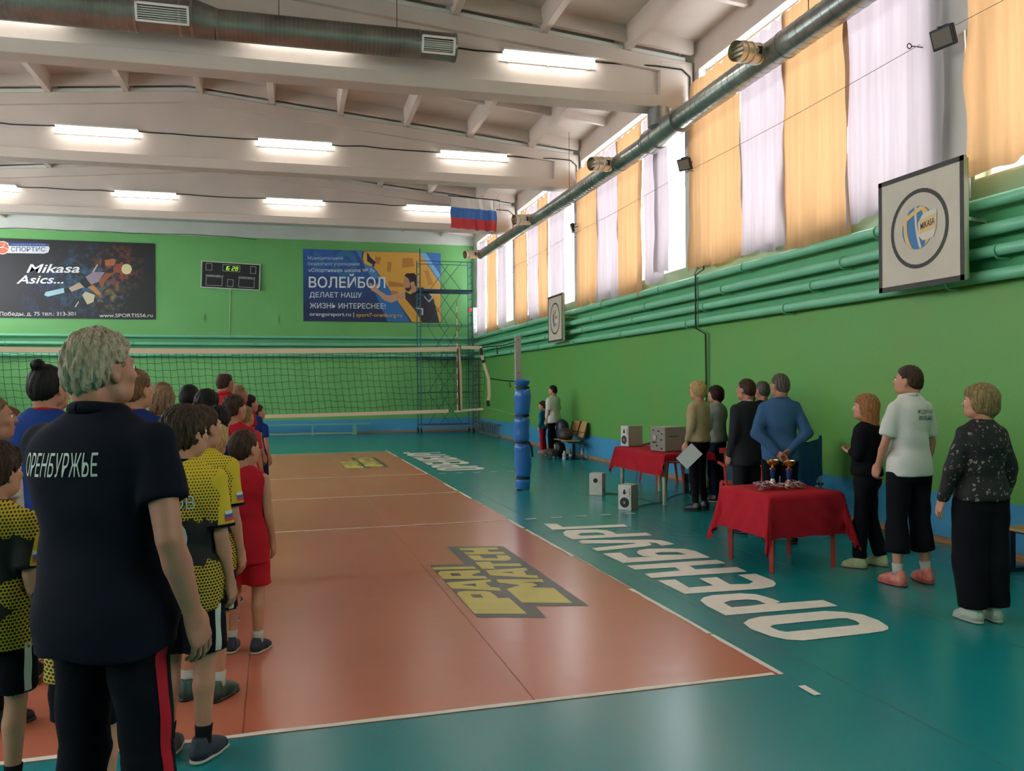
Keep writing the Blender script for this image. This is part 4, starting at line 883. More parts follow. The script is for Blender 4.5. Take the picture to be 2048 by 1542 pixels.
# near plastic table with medals and cups
tb = thing('table', 'square red plastic table under a draped red cloth, in front of the standing officials', 'table', (1.75, 2.77, 0), .05)
a = MB(); a.box((-.39, -.39, .69), (.39, .39, .715)); a.build('tabletop', REDP, tb, local=True, bevel=.01)
for x in (-.34, .34):
    for y in (-.34, .34): a = MB(); a.tube([(x, y, 0), (x, y, .69)], [.026, .036], 4); a.build('leg', REDP, tb, local=True)
v, f = clothmesh(.79, .79, .722, .40, 3, .022); o = mesh('tablecloth', v, f, RED, None, True, org=(1.75, 2.77, 0)); o.rotation_euler = (0, 0, .05); tag(o, 'red cloth draped over the near square table with cups and medals', 'tablecloth')
# far table
CREAM = M('cream_painted_leg', 'a9a58c', .5)
tb = thing('table', 'long table with round cream legs under a short red cloth', 'table', (2.66, 7.42, 0), .03)
a = MB(); a.box((-.38, -.86, .705), (.38, .86, .73)); a.build('tabletop', M('brown_board', '6a4a38', .5), tb, local=True)
for x in (-.33, .33):
    for y in (-.74, .74): a = MB(); a.cyl((x, y, 0), (x, y, .705), .027, .03, n=12); autosmooth(a.build('leg', CREAM, tb, local=True))
v, f = clothmesh(.77, 1.74, .738, .2, 5, .02, uneven=(.12, -.1, -.1, .12)); o = mesh('tablecloth', v, f, RED, None, True, org=(2.66, 7.42, 0)); o.rotation_euler = (0, 0, .03); tag(o, 'red cloth over the long table carrying the loudspeaker and amplifier', 'tablecloth')
# red shiny bag
a = MB(); prof = [(0, .0), (.13, .0), (.16, .03), (.165, .1), (.14, .16), (.08, .19), (.0, .2)]
a.lathe([(r, z) for r, z in prof], (0, 0, 0), 20); a.v = [(x*1.0+.01*math.sin(z*60+x*40), y*.8+.012*math.sin(x*50), z*.95+.008*math.sin(x*60+y*30)) for x, y, z in a.v]
o = a.build('helmet_bag', M('glossy_red', 'c01f22', .12, coat=.6), None, smooth=True, local=True, org=(2.97, 7.27, .745)); tag(o, 'shiny red helmet shaped bag on the long red covered table', 'bag')
# cables
for pts, lab in (([(1.93, 8.1, .02), (2.15, 7.9, .008), (2.3, 7.0, .008), (2.1, 6.75, .008), (1.8, 6.5, .01)], 'black speaker cable curling over the floor between the two floor loudspeakers'),
                 ([(2.5, 7.95, .7), (2.48, 7.95, .3), (2.3, 7.9, .01), (2.0, 8.1, .01)], 'thin black cable hanging below the long red covered table'),
                 ([(1.8, 6.5, .02), (2.4, 6.9, .008), (3.0, 7.6, .008), (3.9, 8.0, .008)], 'black cable on the floor running to the cart wheel')):
    P = [Vector(p) for p in pts]; C = []
    for i in range(len(P)-1):
        for k in range(8):
            u = k/8; p0 = P[max(0, i-1)]; p1 = P[i]; p2 = P[i+1]; p3 = P[min(len(P)-1, i+2)]
            C.append(.5*((2*p1)+(-p0+p2)*u+(2*p0-5*p1+4*p2-p3)*u*u+(-p0+3*p1-3*p2+p3)*u**3))
    C.append(P[-1]); C = [Vector((c.x, c.y, max(c.z, .007))) for c in C]
    a = MB(); a.tube(C, .005, 5); tag(a.build('cable', CABLE), lab, 'cable')
# red plastic chairs
def chair(loc, rot, label):
    t = thing('plastic_chair', label, 'chair', loc, rot, 'red plastic chairs by the window wall')
    a = MB(); a.box((-.22, -.22, .42), (.22, .22, .445)); a.build('seat', REDP, t, local=True, bevel=.01)
    for x in (-.2, .2):
        for y in (-.2, .2): a = MB(); a.tube([(x*1.15, y*1.2, 0), (x, y, .42)], [.022, .034], 4); a.build('leg', REDP, t, local=True)
    for x in (-.15, -.05, .05, .15): a = MB(); a.bar((x, .2, .44), (x, .27, .82), .06, .012); a.build('back_slat', REDP, t, local=True)
    a = MB(); a.bar((-.22, .27, .84), (.22, .27, .84), .03, .07); a.build('top_rail', REDP, t, local=True)
    for x in (-.23, .23): a = MB(); a.tube([(x, -.2, .43), (x*1.06, -.2, .66), (x*1.06, .0, .68), (x*1.04, .24, .68)], [.018, .022, .022, .02], 6); a.build('armrest', REDP, t, local=True)
chair((3.45, 9.25, 0), -1.3, 'red plastic chair behind the long red covered table, farther one'); chair((3.45, 8.6, 0), -1.7, 'red plastic chair behind the long red covered table, nearer one')
chair((2.9, 5.5, 0), -.3, 'red plastic armchair between the woman in grey and the man in the dark suit')
# cart wheel
t = thing('hand_cart', 'small hand cart with a large black rubber wheel beside the blonde woman', 'cart', (3.3, 7.86, 0), -.5)
a = MB(); a.cyl((-.03, 0, .155), (.03, 0, .155), .155, n=28); autosmooth(a.build('tyre', M('rubber', '26231f', .7), t, local=True))
a = MB(); a.cyl((-.035, 0, .155), (.035, 0, .155), .06, n=20); a.build('hub', M('hub_dusty', '6b6150', .6), t, local=True)
a = MB(); a.bar((.05, 0, .155), (.05, .0, .5), .025); a.bar((.05, -.1, .34), (.35, -.1, .34), .025); a.box((.05, -.14, .02), (.5, .14, .05)); a.bar((.45, 0, .05), (.45, 0, .5), .025); a.build('frame', DKST, t, local=True)
a = MB(); a.cyl((.32, 0, .1), (.38, 0, .1), .1, n=20); a.build('tyre', M('rubber', '26231f', .7), t, local=True)
# blue canvas camp chair
t = thing('camp_chair', 'folding chair with navy canvas back beside the man in the blue sweater', 'chair', (3.42, 4.75, 0), .6)
NV = M('navy_canvas', '244a8c', .8, var=.15, vscale=4, bump=.3, bscale=12)
v = []; fc = []
for j in range(13):
    for i in range(25):
        s = i/24; u = j/12; x = -.62+1.02*s; top = 1.07-.05*math.sin(PI*s)-.02*(s < .1); bot = .56-.14*math.sin(PI*min(1, s*1.15))**1.2
        v.append((x, -.02-.05*math.sin(PI*s)*(1-.4*u)+.012*math.sin(18*s+3*u), bot+(top-bot)*u))
for j in range(12):
    for i in range(24): k = j*25+i; fc.append((k, k+1, k+26, k+25))
mesh('canvas_back', v, fc, NV, t, True)
LT_ = M('light_tube', 'a8a8a0', .35, metal=.6)
for x in (-.62, .4):
    a = MB(); a.cyl((x, 0, 0), (x, 0, .6), .016, n=8); a.build('leg', LT_, t, local=True); a = MB(); a.cyl((x, 0, .6), (x, 0, 1.07), .022, n=8); a.build('back_sleeve', NV, t, local=True)
    a = MB(); a.cyl((x, .5, 0), (x, 0.0, .55), .013, n=8); a.build('leg', LT_, t, local=True)
    a = MB(); a.box((x-.025, -.03, .43), (x+.025, .03, .46)); a.build('joint', BLACK, t, local=True)
for p, q in (((-.62, 0, .1), (.4, .5, .45)), ((.4, 0, .1), (-.62, .5, .45)), ((.4, 0, .42), (.25, 0, .56))): a = MB(); a.cyl(p, q, .010, n=6); a.build('brace', LT_, t, local=True)
a = MB(); a.box((-.6, .02, .44), (.38, .5, .46)); a.build('canvas_seat', NV, t, local=True)
o = mesh('towel', [(-.2, -.03, 0), (.18, -.02, .02), (.16, .14, .0), (-.15, .18, .03), (-.2, .0, .14), (.05, .03, .17), (.2, .08, .08), (-.1, .12, .2)], [(0, 1, 5, 4), (1, 2, 6, 5), (4, 5, 7), (5, 6, 7), (0, 4, 7, 3), (2, 3, 7, 6), (0, 3, 2, 1)], px('c9ccd2'), None, False, org=(3.33, 4.86, .9)); tag(o, 'pale crumpled cloth tucked behind the navy canvas chair back', 'cloth')
o.location = (3.38, 4.95, .47); o.scale = (1, 1, 2.9)
# seat row at the wall
def seatrow(y0, n, label, grp=None):
    t = thing('seat_row', label, 'seats', (3.72, y0, 0))
    PLY = M('plywood_seat', 'b98a58', .45, var=.12, vscale=5, stretch=(1, 1, 5))
    for k in range(n):
        y = y0+.28+.52*k
        a = MB(); a.box((3.38, y-.21, .41), (3.75, y+.21, .43)); a.build('seat', PLY, t, bevel=.004)
        a = MB(); a.prism([(-.2, 0), (.2, 0), (.21, .3), (.17, .36), (-.17, .36), (-.21, .3)], lambda p, q, h: (3.80+.12*q/.36+h, y+p, .5+q), .015); a.build('backrest', PLY, t)
        a = MB(); a.bar((3.83, y-.23, .62), (3.83, y+.23, .62), .012); a.build('back_rail', DKST, t)
    for y in (y0+.02, y0+.54*n+.0):
        a = MB(); a.tube([(3.42, y, .39), (3.7, y, .39), (3.8, y, .46), (3.9, y, .84)], .016, 6); a.build('side_frame', DKST, t)
        a = MB(); a.box((3.52, y-.03, .03), (3.58, y+.03, .4)); a.box((3.35, y-.035, 0), (3.85, y+.035, .035)); a.build('leg', M('navy_steel', '15263c', .5), t)
    a = MB(); a.bar((3.55, y0, .385), (3.55, y0+.54*n, .385), .04); a.build('beam_rail', DKST, t)
seatrow(14.15, 2, 'row of plywood seats on a dark frame against the wall beside the man in white')
seatrow(1.3, 1, 'row of seats against the wall just outside the right edge of the photo')
def blob(name, c, r, mat, label, cat, seed=0, n=20, squash=None, amp=.12):
    bm = bmesh.new(); bmesh.ops.create_icosphere(bm, subdivisions=3, radius=1)
    for vv in bm.verts:
        p = vv.co; k = 1+amp*mnoise.noise(p*1.7+Vector((seed, 0, 0)))
        q = [math.copysign(abs(a_)**.75, a_) for a_ in p]; vv.co = Vector((q[0]*r[0]*k, q[1]*r[1]*k, max(-r[2]*.9, q[2]*r[2]*k)))
    lo = min(v.co.z for v in bm.verts); me = bpy.data.meshes.new(name)
    for vv in bm.verts: vv.co.z -= lo
    bm.to_mesh(me); bm.free(); me.materials.append(mat); me.polygons.foreach_set('use_smooth', [True]*len(me.polygons))
    o = bpy.data.objects.new(name, me); COL.objects.link(o); o.location = c; ORG[o.name] = Vector(c); tag(o, label, cat); return o
BG = M('bag_navy', '1a2440', .45, bump=.4, bscale=15)
o = blob('backpack', (3.54, 14.98, .435), (.15, .17, .25), BG, 'navy backpack standing on the plywood seat row', 'backpack', 1)
a = MB(); a.tube([(-.16, -.06, .1), (-.19, -.06, .25), (-.13, -.06, .42)], .014, 6); a.build('strap', BLACK, o, local=True); a = MB(); a.box((-.17, -.02, .25), (-.155, .05, .3)); a.build('badge', px('9aa6b8'), o, local=True)
o = blob('handbag', (3.52, 14.62, .435), (.15, .17, .14), M('brown_leather', '3a2a22', .5, bump=.5, bscale=12), 'dark brown bag lying on the plywood seat row', 'bag', 4, amp=.2)
a = MB(); a.tube([(-.05, -.1, .24), (-.06, -.05, .36), (-.06, .05, .36), (-.05, .1, .24)], .01, 6); a.build('handle', BLACK, o, local=True)
blob('sports_bag', (3.2, 14.75, 0), (.14, .24, .11), M('bag_black', '121317', .6, bump=.4, bscale=15), 'low black sports bag on the floor at the feet of the man in white', 'bag', 7)
o = blob('backpack', (3.48, 15.0, 0), (.13, .17, .19), M('bag_black', '121317', .6), 'black backpack with white stripes on the floor under the seats', 'backpack', 9)
a = MB(); a.bar((-.14, -.07, .1), (-.13, -.02, .3), .012); a.bar((-.14, -.02, .1), (-.13, .04, .3), .012); a.build('stripe', px('c9c9c9'), o, local=True)
GB = M('clear_bottle', 'b9cfd2', .08, spec=.6); N, L, b = nodes(GB); b.inputs['Transmission Weight'].default_value = .85; b.inputs['IOR'].default_value = 1.2
def bottle(p, h, r, mat, label, lie=None, capc='e0e0e0'):
    t = thing('bottle', label, 'bottle', p, 0, 'bottles beside the seat row')
    prof = [(0, 0), (r, 0), (r, h*.62), (r*.55, h*.82), (r*.35, h*.88), (r*.35, h*.93)]
    a = MB(); a.lathe(prof, n=14); q = MB(); q.cyl((0, 0, h*.92), (0, 0, h), r*.42, n=10)
    l_ = MB(); l_.cyl((0, 0, h*.3), (0, 0, h*.55), r*1.02, n=14, cap=False)
    for mb in (a, q, l_):
        if lie is not None:
            R = Matrix.Rotation(lie, 3, 'Z') @ Matrix.Rotation(PI/2, 3, 'Y'); mb.v = [tuple(R @ Vector(v) + Vector((0, 0, r))) for v in mb.v]
    autosmooth(a.build('body', mat, t, local=True)); q.build('cap', px(capc), t, local=True); l_.build('label_band', px('8fa9b5'), t, local=True)
bottle((3.86, 14.42, 0), .31, .042, GB, 'clear blue tinted water bottle standing at the baseboard'); bottle((3.45, 14.12, 0), .24, .035, px('2a3238'), 'dark bottle standing in front of the seat leg', capc='22282c')
bottle((3.32, 14.18, 0), .2, .045, px('b9bcb8'), 'short white and grey bottle standing beside the dark bottle'); bottle((2.98, 14.3, 0), .26, .036, GB, 'clear bottle lying on the floor in front of the black bag', lie=.3)
bottle((3.7, 14.02, 0), .22, .034, GB, 'clear bottle lying on the floor beside the standing blue one', lie=.1)
# cups and medals --------------------------------------------------------
GOLD = M('gold_metal', 'c9a15e', .2, metal=1); BLUEC = M('cup_blue', '1b2f78', .3); PALEG = M('cup_base', 'd7d2a8', .3, metal=.3)
def cup(p, label, s=1):
    t = thing('trophy_cup', label, 'trophy', p, 0, 'trophy cups on the red table'); n = 24
    def part(nm, prof, m): a = MB(); a.lathe([(r*s, z*s) for r, z in prof], n=n); return autosmooth(a.build(nm, m, t, local=True), 60)
    part('base', [(0, 0), (.036, 0), (.034, .012), (.02, .05), (.016, .062), (0, .062)], PALEG); part('stem', [(.015, .06), (.017, .075), (.026, .16), (.0, .16)], BLUEC)
    part('collar', [(.0, .158), (.03, .158), (.031, .166), (.014, .172), (.011, .185), (.018, .19), (0, .192)], GOLD)
    part('bowl', [(.0, .19), (.02, .192), (.045, .205), (.06, .225), (.063, .25), (.06, .25), (.055, .228), (.04, .212), (.0, .2)], GOLD)
cup((1.80, 2.98, .731), 'gold trophy cup with blue stem, left of the pair on the red table'); cup((1.905, 2.86, .731), 'gold trophy cup with blue stem, right of the pair on the red table')
RIB = M('medal_ribbon', 'ffffff', .7); N, L, b = nodes(RIB); g = N.new('ShaderNodeTexCoord'); sx = N.new('ShaderNodeSeparateXYZ'); L.new(g.outputs['UV'], sx.inputs[0])
cr = N.new('ShaderNodeValToRGB'); cr.color_ramp.interpolation = 'CONSTANT'; e = cr.color_ramp.elements; e[0].color = lin('cfc9d2'); e[1].position = .36; e[1].color = lin('4a4f8a'); q = e.new(.62); q.color = lin('9c2a35'); L.new(sx.outputs[1], cr.inputs[0]); L.new(cr.outputs[0], b.inputs['Base Color'])
MED = M('medal_bronze', 'b58a78', .3, metal=.6)
rm = random.Random(11)
for k in range(22):
    u = rm.uniform(-.26, .2); w0 = rm.uniform(-.09, .09); x0, y0 = 1.72+u*.9+w0*.3, 2.72+.0+w0 - u*.1; z0 = .732+.0022*k
    t = thing('medal', 'medal with a red, white and blue ribbon in the heap on the red table', 'medal', (x0, y0, z0), rm.uniform(0, 6.28), 'medals heaped on the red table')
    v = []; fc = []; uv = []; n = 18; ang = rm.uniform(0, 6); px_, py_ = -.0, 0; P = []
    for i in range(n+1):
        s = i/n; P.append((-.09+.18*s+.02*math.sin(7*s+k), .035*math.sin(PI*s*2+ang), .012+.012*math.sin(9*s+k)**2))
    for i, p in enumerate(P):
        q = P[min(i+1, n)]; r = P[max(i-1, 0)]; d = Vector((q[0]-r[0], q[1]-r[1], 0)).normalized(); s = Vector((-d.y, d.x, 0)); tilt = .5*math.sin(3*i/n*PI+k)
        for sd in (-1, 1): c = Vector(p)+s*.012*sd*math.cos(tilt)+Vector((0, 0, .008*sd*math.sin(tilt))); v.append(c); uv.append((i/n, (sd+1)/2))
    for i in range(n): fc.append((2*i, 2*i+2, 2*i+3, 2*i+1))
    o = mesh('ribbon', v, fc, RIB, t); ul = o.data.uv_layers.new(name='uv')
    for lp in o.data.loops: ul.data[lp.index].uv = uv[lp.vertex_index]
    a = MB(); a.cyl((P[-1][0], P[-1][1], .0), (P[-1][0]+.002, P[-1][1], .004), .026, n=14); a.build('disc', MED, t, local=True)
a = MB(); a.box((1.93, 2.70, .731), (1.99, 2.76, .736)); tag(a.build('card', px('c9b3a5')), 'small pale card lying on the red table right of the medals', 'card')
# ================================================================== people: signed-distance bodies meshed with surface nets
class SDF:
    def __init__(s, lo, hi, h):
        s.lo = np.array(lo, float); s.h = h; s.n = np.maximum(4, np.ceil((np.array(hi)-s.lo)/h).astype(int)+1)
        s.ax = [s.lo[i]+h*np.arange(s.n[i]) for i in range(3)]; s.f = np.full(tuple(s.n), 9., np.float32)
    def win(s, lo, hi):
        a = []
        for i in range(3):
            i0 = max(0, int((lo[i]-s.lo[i])/s.h)); i1 = min(s.n[i], int((hi[i]-s.lo[i])/s.h)+2)
            if i1 <= i0: return None
            a.append(slice(i0, i1))
        return tuple(a)
    def grid(s, w): return (s.ax[0][w[0]][:, None, None], s.ax[1][w[1]][None, :, None], s.ax[2][w[2]][None, None, :])
    def put(s, w, d, k=.0, mode='u'):
        d = d.astype(np.float32); f = s.f[w]
        if mode == 'u':
            if k > 0:
                h = np.clip(.5+.5*(f-d)/k, 0, 1); s.f[w] = f*(1-h)+d*h-k*h*(1-h)
            else: s.f[w] = np.minimum(f, d)
        elif mode == 's':
            if k > 0:
                h = np.clip(.5-.5*(f+d)/k, 0, 1); s.f[w] = f*(1-h)-d*h+k*h*(1-h)
            else: s.f[w] = np.maximum(f, -d)
        elif mode == 'i': s.f[w] = np.maximum(f, d)
    def cap(s, a, b, ra, rb=None, k=.02, mode='u', sq=1., flat=False):
        """tapered capsule; sq squashes local depth (y)"""
        rb = ra if rb is None else rb; a = np.array(a, float); b = np.array(b, float); m = max(ra, rb)*max(1, sq)+k+2*s.h
        w = s.win(np.minimum(a, b)-m, np.maximum(a, b)+m)
        if w is None: return
        X, Y, Z = s.grid(w); d = b-a; L2 = max(d@d, 1e-9)
        t = ((X-a[0])*d[0]+(Y-a[1])*d[1]+(Z-a[2])*d[2])/L2; tc = np.clip(t, 0, 1)
        r = ra+(rb-ra)*tc
        q = np.sqrt((X-a[0]-tc*d[0])**2+((Y-a[1]-tc*d[1])/sq)**2+(Z-a[2]-tc*d[2])**2)-r
        if flat:
            Lg = math.sqrt(L2); rr = np.sqrt((X-a[0]-t*d[0])**2+((Y-a[1]-t*d[1])/sq)**2+(Z-a[2]-t*d[2])**2)-(ra+(rb-ra)*tc)
            q = np.maximum(rr, np.maximum(-t*Lg, (t-1)*Lg))
        s.put(w, q, k, mode)
    def ell(s, c, r, k=.02, mode='u', R=None, p=2.):
        c = np.array(c, float); r = np.array(r, float); m = r.max()+k+2*s.h; w = s.win(c-m, c+m)
        if w is None: return
        X, Y, Z = s.grid(w); x, y, z = X-c[0], Y-c[1], Z-c[2]
        if R is not None:
            R = np.array(R); x, y, z = (R[0, 0]*x+R[1, 0]*y+R[2, 0]*z, R[0, 1]*x+R[1, 1]*y+R[2, 1]*z, R[0, 2]*x+R[1, 2]*y+R[2, 2]*z)
        if p == 2.: q = np.sqrt((x/r[0])**2+(y/r[1])**2+(z/r[2])**2)
        else: q = (np.abs(x/r[0])**p+np.abs(y/r[1])**p+np.abs(z/r[2])**p)**(1/p)
        s.put(w, (q-1)*r.min()*(.5+.5*np.minimum(q, 2)*1.0), k, mode)
    def loft(s, zs, ws, ds, cx=None, cy=None, k=.03, p=2.3, mode='u'):
        zs = np.array(zs, float); mw = max(ws)+k+2*s.h; md = max(ds)+k+2*s.h; cxv = cx if cx is not None else [0]*len(zs); cyv = cy if cy is not None else [0]*len(zs)
        w = s.win((min(cxv)-mw, min(cyv)-md, zs[0]-k-2*s.h), (max(cxv)+mw, max(cyv)+md, zs[-1]+k+2*s.h))
        if w is None: return
        X, Y, Z = s.grid(w); z = Z[0, 0, :]
        zz = np.clip(z, zs[0], zs[-1])
        def ip(v):
            v = np.array(v, float); a = np.interp(zz, zs, v); e = .02
            return (a + np.interp(np.clip(zz-e, zs[0], zs[-1]), zs, v)+np.interp(np.clip(zz+e, zs[0], zs[-1]), zs, v))/3
        W_ = ip(ws)[None, None, :]; D_ = ip(ds)[None, None, :]; CX = ip(cxv)[None, None, :]; CY = ip(cyv)[None, None, :]
        q = ((np.abs(X-CX)/W_)**p+(np.abs(Y-CY)/D_)**p)**(1/p); d = (q-1)*np.minimum(W_, D_)
        d = np.maximum(d, np.maximum(zs[0]-Z, Z-zs[-1])); s.put(w, d, k, mode)
    def cut(s, n, c):                       # keep n.p < c
        X, Y, Z = np.meshgrid(*s.ax, indexing='ij', sparse=True); s.f = np.maximum(s.f, (n[0]*X+n[1]*Y+n[2]*Z-c).astype(np.float32))
    def wrinkle(s, amp, sx_, sy_, sz_, ph=0.):
        X, Y, Z = np.meshgrid(*s.ax, indexing='ij', sparse=True)
        s.f = s.f + (amp*(np.sin(sx_*X+sz_*Z+ph+1.5*np.sin(sy_*Y+.6*sz_*Z))+.6*np.sin(1.9*sy_*Y-1.3*sz_*Z+2*ph+np.sin(2.1*sx_*X))*np.cos(sz_*Z*.7+ph))).astype(np.float32)
    def net(s):
        f = s.f; S = f < 0; nx, ny, nz = f.shape
        cnt = np.zeros((nx-1, ny-1, nz-1), np.int8)
        occ = [S[i:nx-1+i, j:ny-1+j, k:nz-1+k] for i in (0, 1) for j in (0, 1) for k in (0, 1)]
        su = np.zeros((nx-1, ny-1, nz-1), np.int8)
        for o in occ: su += o
        act = (su > 0) & (su < 8); I = np.argwhere(act)
        if not len(I): return np.zeros((0, 3)), np.zeros((0, 4), int)
        ids = np.full(act.shape, -1, np.int32); ids[act] = np.arange(len(I))
        P = np.zeros((len(I), 3)); C = np.zeros(len(I))
        i, j, k = I.T
        cor = [(a, b, c) for a in (0, 1) for b in (0, 1) for c in (0, 1)]
        val = {c: f[i+c[0], j+c[1], k+c[2]] for c in cor}
        for a in cor:
            for ax in range(3):
                if a[ax]: continue
                b = list(a); b[ax] = 1; b = tuple(b); va, vb = val[a], val[b]; m = (va < 0) != (vb < 0)
                t = va[m]/(va[m]-vb[m]); q = np.tile(np.array(a, float), (m.sum(), 1)); q[:, ax] += t; P[m] += q; C[m] += 1
        P = P/C[:, None]; V = s.lo+(I+P)*s.h
        F = []
        for ax, (u, v) in enumerate(((1, 2), (2, 0), (0, 1))):
            sl0 = [slice(None)]*3; sl1 = [slice(None)]*3; sl0[ax] = slice(0, -1); sl1[ax] = slice(1, None)
            A = S[tuple(sl0)]; B = S[tuple(sl1)]; E = np.argwhere(A != B)
            ok = (E[:, u] > 0) & (E[:, v] > 0) & (E[:, u] < f.shape[u]-1) & (E[:, v] < f.shape[v]-1); E = E[ok]
            if not len(E): continue
            eu = np.zeros(3, int); eu[u] = 1; ev = np.zeros(3, int); ev[v] = 1
            q = [E-eu-ev, E-ev, E, E-eu]; Q = np.stack([ids[tuple(p.T)] for p in q], 1)
            flip = ~A[tuple(E.T)]; Q[flip] = Q[flip][:, ::-1]; F.append(Q)
        return V, np.concatenate(F)
def nmesh(name, V, F, mat, parent=None, smooth=True, relax=1):
    """numpy verts/quads -> object"""
    V = np.array(V); F = np.array(F)
    if relax and len(F):
        for _ in range(relax):
            A = np.zeros_like(V); n = np.zeros(len(V))
            for a in range(4):
                b = (a+1) % 4; np.add.at(A, F[:, a], V[F[:, b]]); np.add.at(n, F[:, a], 1); np.add.at(A, F[:, b], V[F[:, a]]); np.add.at(n, F[:, b], 1)
            V = V*.4+.6*A/np.maximum(n, 1)[:, None]
    me = bpy.data.meshes.new(name); me.vertices.add(len(V)); me.vertices.foreach_set('co', V.astype(np.float32).ravel())
    me.loops.add(F.size); me.loops.foreach_set('vertex_index', F.astype(np.int32).ravel()); me.polygons.add(len(F))
    me.polygons.foreach_set('loop_start', np.arange(0, F.size, 4, dtype=np.int32)); me.update(calc_edges=True)
    if smooth: me.polygons.foreach_set('use_smooth', [True]*len(F))
    if mat: me.materials.append(mat)
    o = bpy.data.objects.new(name, me); COL.objects.link(o)
    if parent is not None: o.parent = parent; ORG[o.name] = ORG.get(parent.name, Vector())
    return o
def join_parts(parts):
    V = []; F = []; n = 0
    for v, f in parts:
        if len(v) == 0: continue
        V.append(v); F.append(f+n); n += len(v)
    return np.concatenate(V), np.concatenate(F)
def rot3(yaw=0, pitch=0, roll=0):
    return np.array(Matrix.Rotation(yaw, 3, 'Z') @ Matrix.Rotation(pitch, 3, 'X') @ Matrix.Rotation(roll, 3, 'Y'))

SKIN = M('skin_light', 'bb836a', .55, var=.1, vscale=9, bump=.08, bscale=120); nodes(SKIN)[2].inputs['Subsurface Weight'].default_value = .08; nodes(SKIN)[2].inputs['Subsurface Radius'].default_value = (.02, .008, .004)
SKIN2 = M('skin_ruddy', 'a9705b', .55, var=.12, vscale=9, bump=.1, bscale=120)
def hairmat(name, c1, c2, sc=1.):
    m = M(name, c1, .6, spec=.2); N, L, b = nodes(m); tc = N.new('ShaderNodeTexCoord'); mp = N.new('ShaderNodeMapping'); mp.inputs['Scale'].default_value = (90*sc, 60*sc, 9*sc); mp.inputs['Rotation'].default_value = (.35, 0, 0)
    L.new(tc.outputs['Object'], mp.inputs[0]); nz = N.new('ShaderNodeTexNoise'); nz.inputs['Scale'].default_value = 1; nz.inputs['Detail'].default_value = 4; nz.inputs['Distortion'].default_value = 1.2; L.new(mp.outputs[0], nz.inputs[0])
    mr = N.new('ShaderNodeMapRange'); mr.inputs[1].default_value = .35; mr.inputs[2].default_value = .68; L.new(nz.outputs[0], mr.inputs[0])
    mx = N.new('ShaderNodeMix'); mx.data_type = 'RGBA'; mx.inputs[6].default_value = lin(c2); mx.inputs[7].default_value = lin(c1); L.new(mr.outputs[0], mx.inputs[0]); L.new(mx.outputs[2], b.inputs['Base Color'])
    bp = N.new('ShaderNodeBump'); bp.inputs['Strength'].default_value = .9; bp.inputs['Distance'].default_value = .006; L.new(nz.outputs[0], bp.inputs['Height']); L.new(bp.outputs[0], b.inputs['Normal'])
    return m
HAIR = dict(grey=hairmat('hair_grey', 'b8a594', '83705f', 1.5), brown=hairmat('hair_brown', '4d372a', '221611'), light=hairmat('hair_light_brown', '8a6446', '4c3423'), black=hairmat('hair_black', '1d1816', '0c0a0a'),
            blond=hairmat('hair_blond', 'c9a877', '8a6a42'), dblond=hairmat('hair_dark_blond', '9a8358', '5f4b30'), ginger=hairmat('hair_ginger', 'a8754a', '6f4527'), red=hairmat('hair_dark_red', '3a1d18', '1a0d0b'), salt=hairmat('hair_salt_pepper', '6a645d', '2e2926'), short=hairmat('hair_cropped_fair', '9a7a5e', '5e4636'))

EYEW = M('eye_white', 'd8d2cb', .25); EYEI = M('iris', '2e2620', .2); LIPS = M('lips', 'a8645a', .5)
def hand(side, wrist, dirv, fwd, h, curl=.55, grip=0., s=1.):
    """side +1 right, -1 left. local: fingers -Z, thumb +Y, palm towards body (-X for the right hand)"""
    g = SDF((-.06, -.062, -.215), (.06, .085, .045), h); pi = -side
    g.cap((0, 0, .04), (0, 0, -.01), .0265, .026, .01, sq=.95); g.ell((0, 0, -.05), (.016, .041, .05), .02, p=2.6); g.ell((pi*.006, .02, -.035), (.015, .02, .03), .012)
    for i, (y, L, z0) in enumerate(((.031, .95, -.088), (.0105, 1.05, -.093), (-.0105, .98, -.09), (-.031, .78, -.083))):
        a = np.array([0, y*.92, z0+.014]); p = np.array([0, y, z0]); th = curl*(.5+.12*i)+grip; r = .0092 if i < 3 else .0082
        g.cap(a, p, r*1.1, r, .006)
        y_ = y
        for sgm, rr in ((.040*L, .0088), (.025*L, .008), (.021*L, .0072)):
            q = p+np.array([pi*math.sin(th)*sgm, 0, -math.cos(th)*sgm]); g.cap(p, q, rr, rr*.9, .0022); p = q; th += curl*.75+grip*.9
    a = np.array([pi*.004, .026, -.022]); b = a+np.array([pi*.012, .026, -.034]); c = b+np.array([pi*.010, .008, -.032]); d = c+np.array([pi*.008, -.004, -.024])
    g.cap(a, b, .014, .011, .012); g.cap(b, c, .0105, .0092, .003); g.cap(c, d, .0092, .0075, .002)
    V, F = g.net(); V = V*s
    z = -np.array(dirv)/np.linalg.norm(dirv); y = np.array(fwd, float); y = y-z*(y@z); y /= np.linalg.norm(y); x = np.cross(y, z)
    return V@np.stack([x, y, z])+np.array(wrist), F

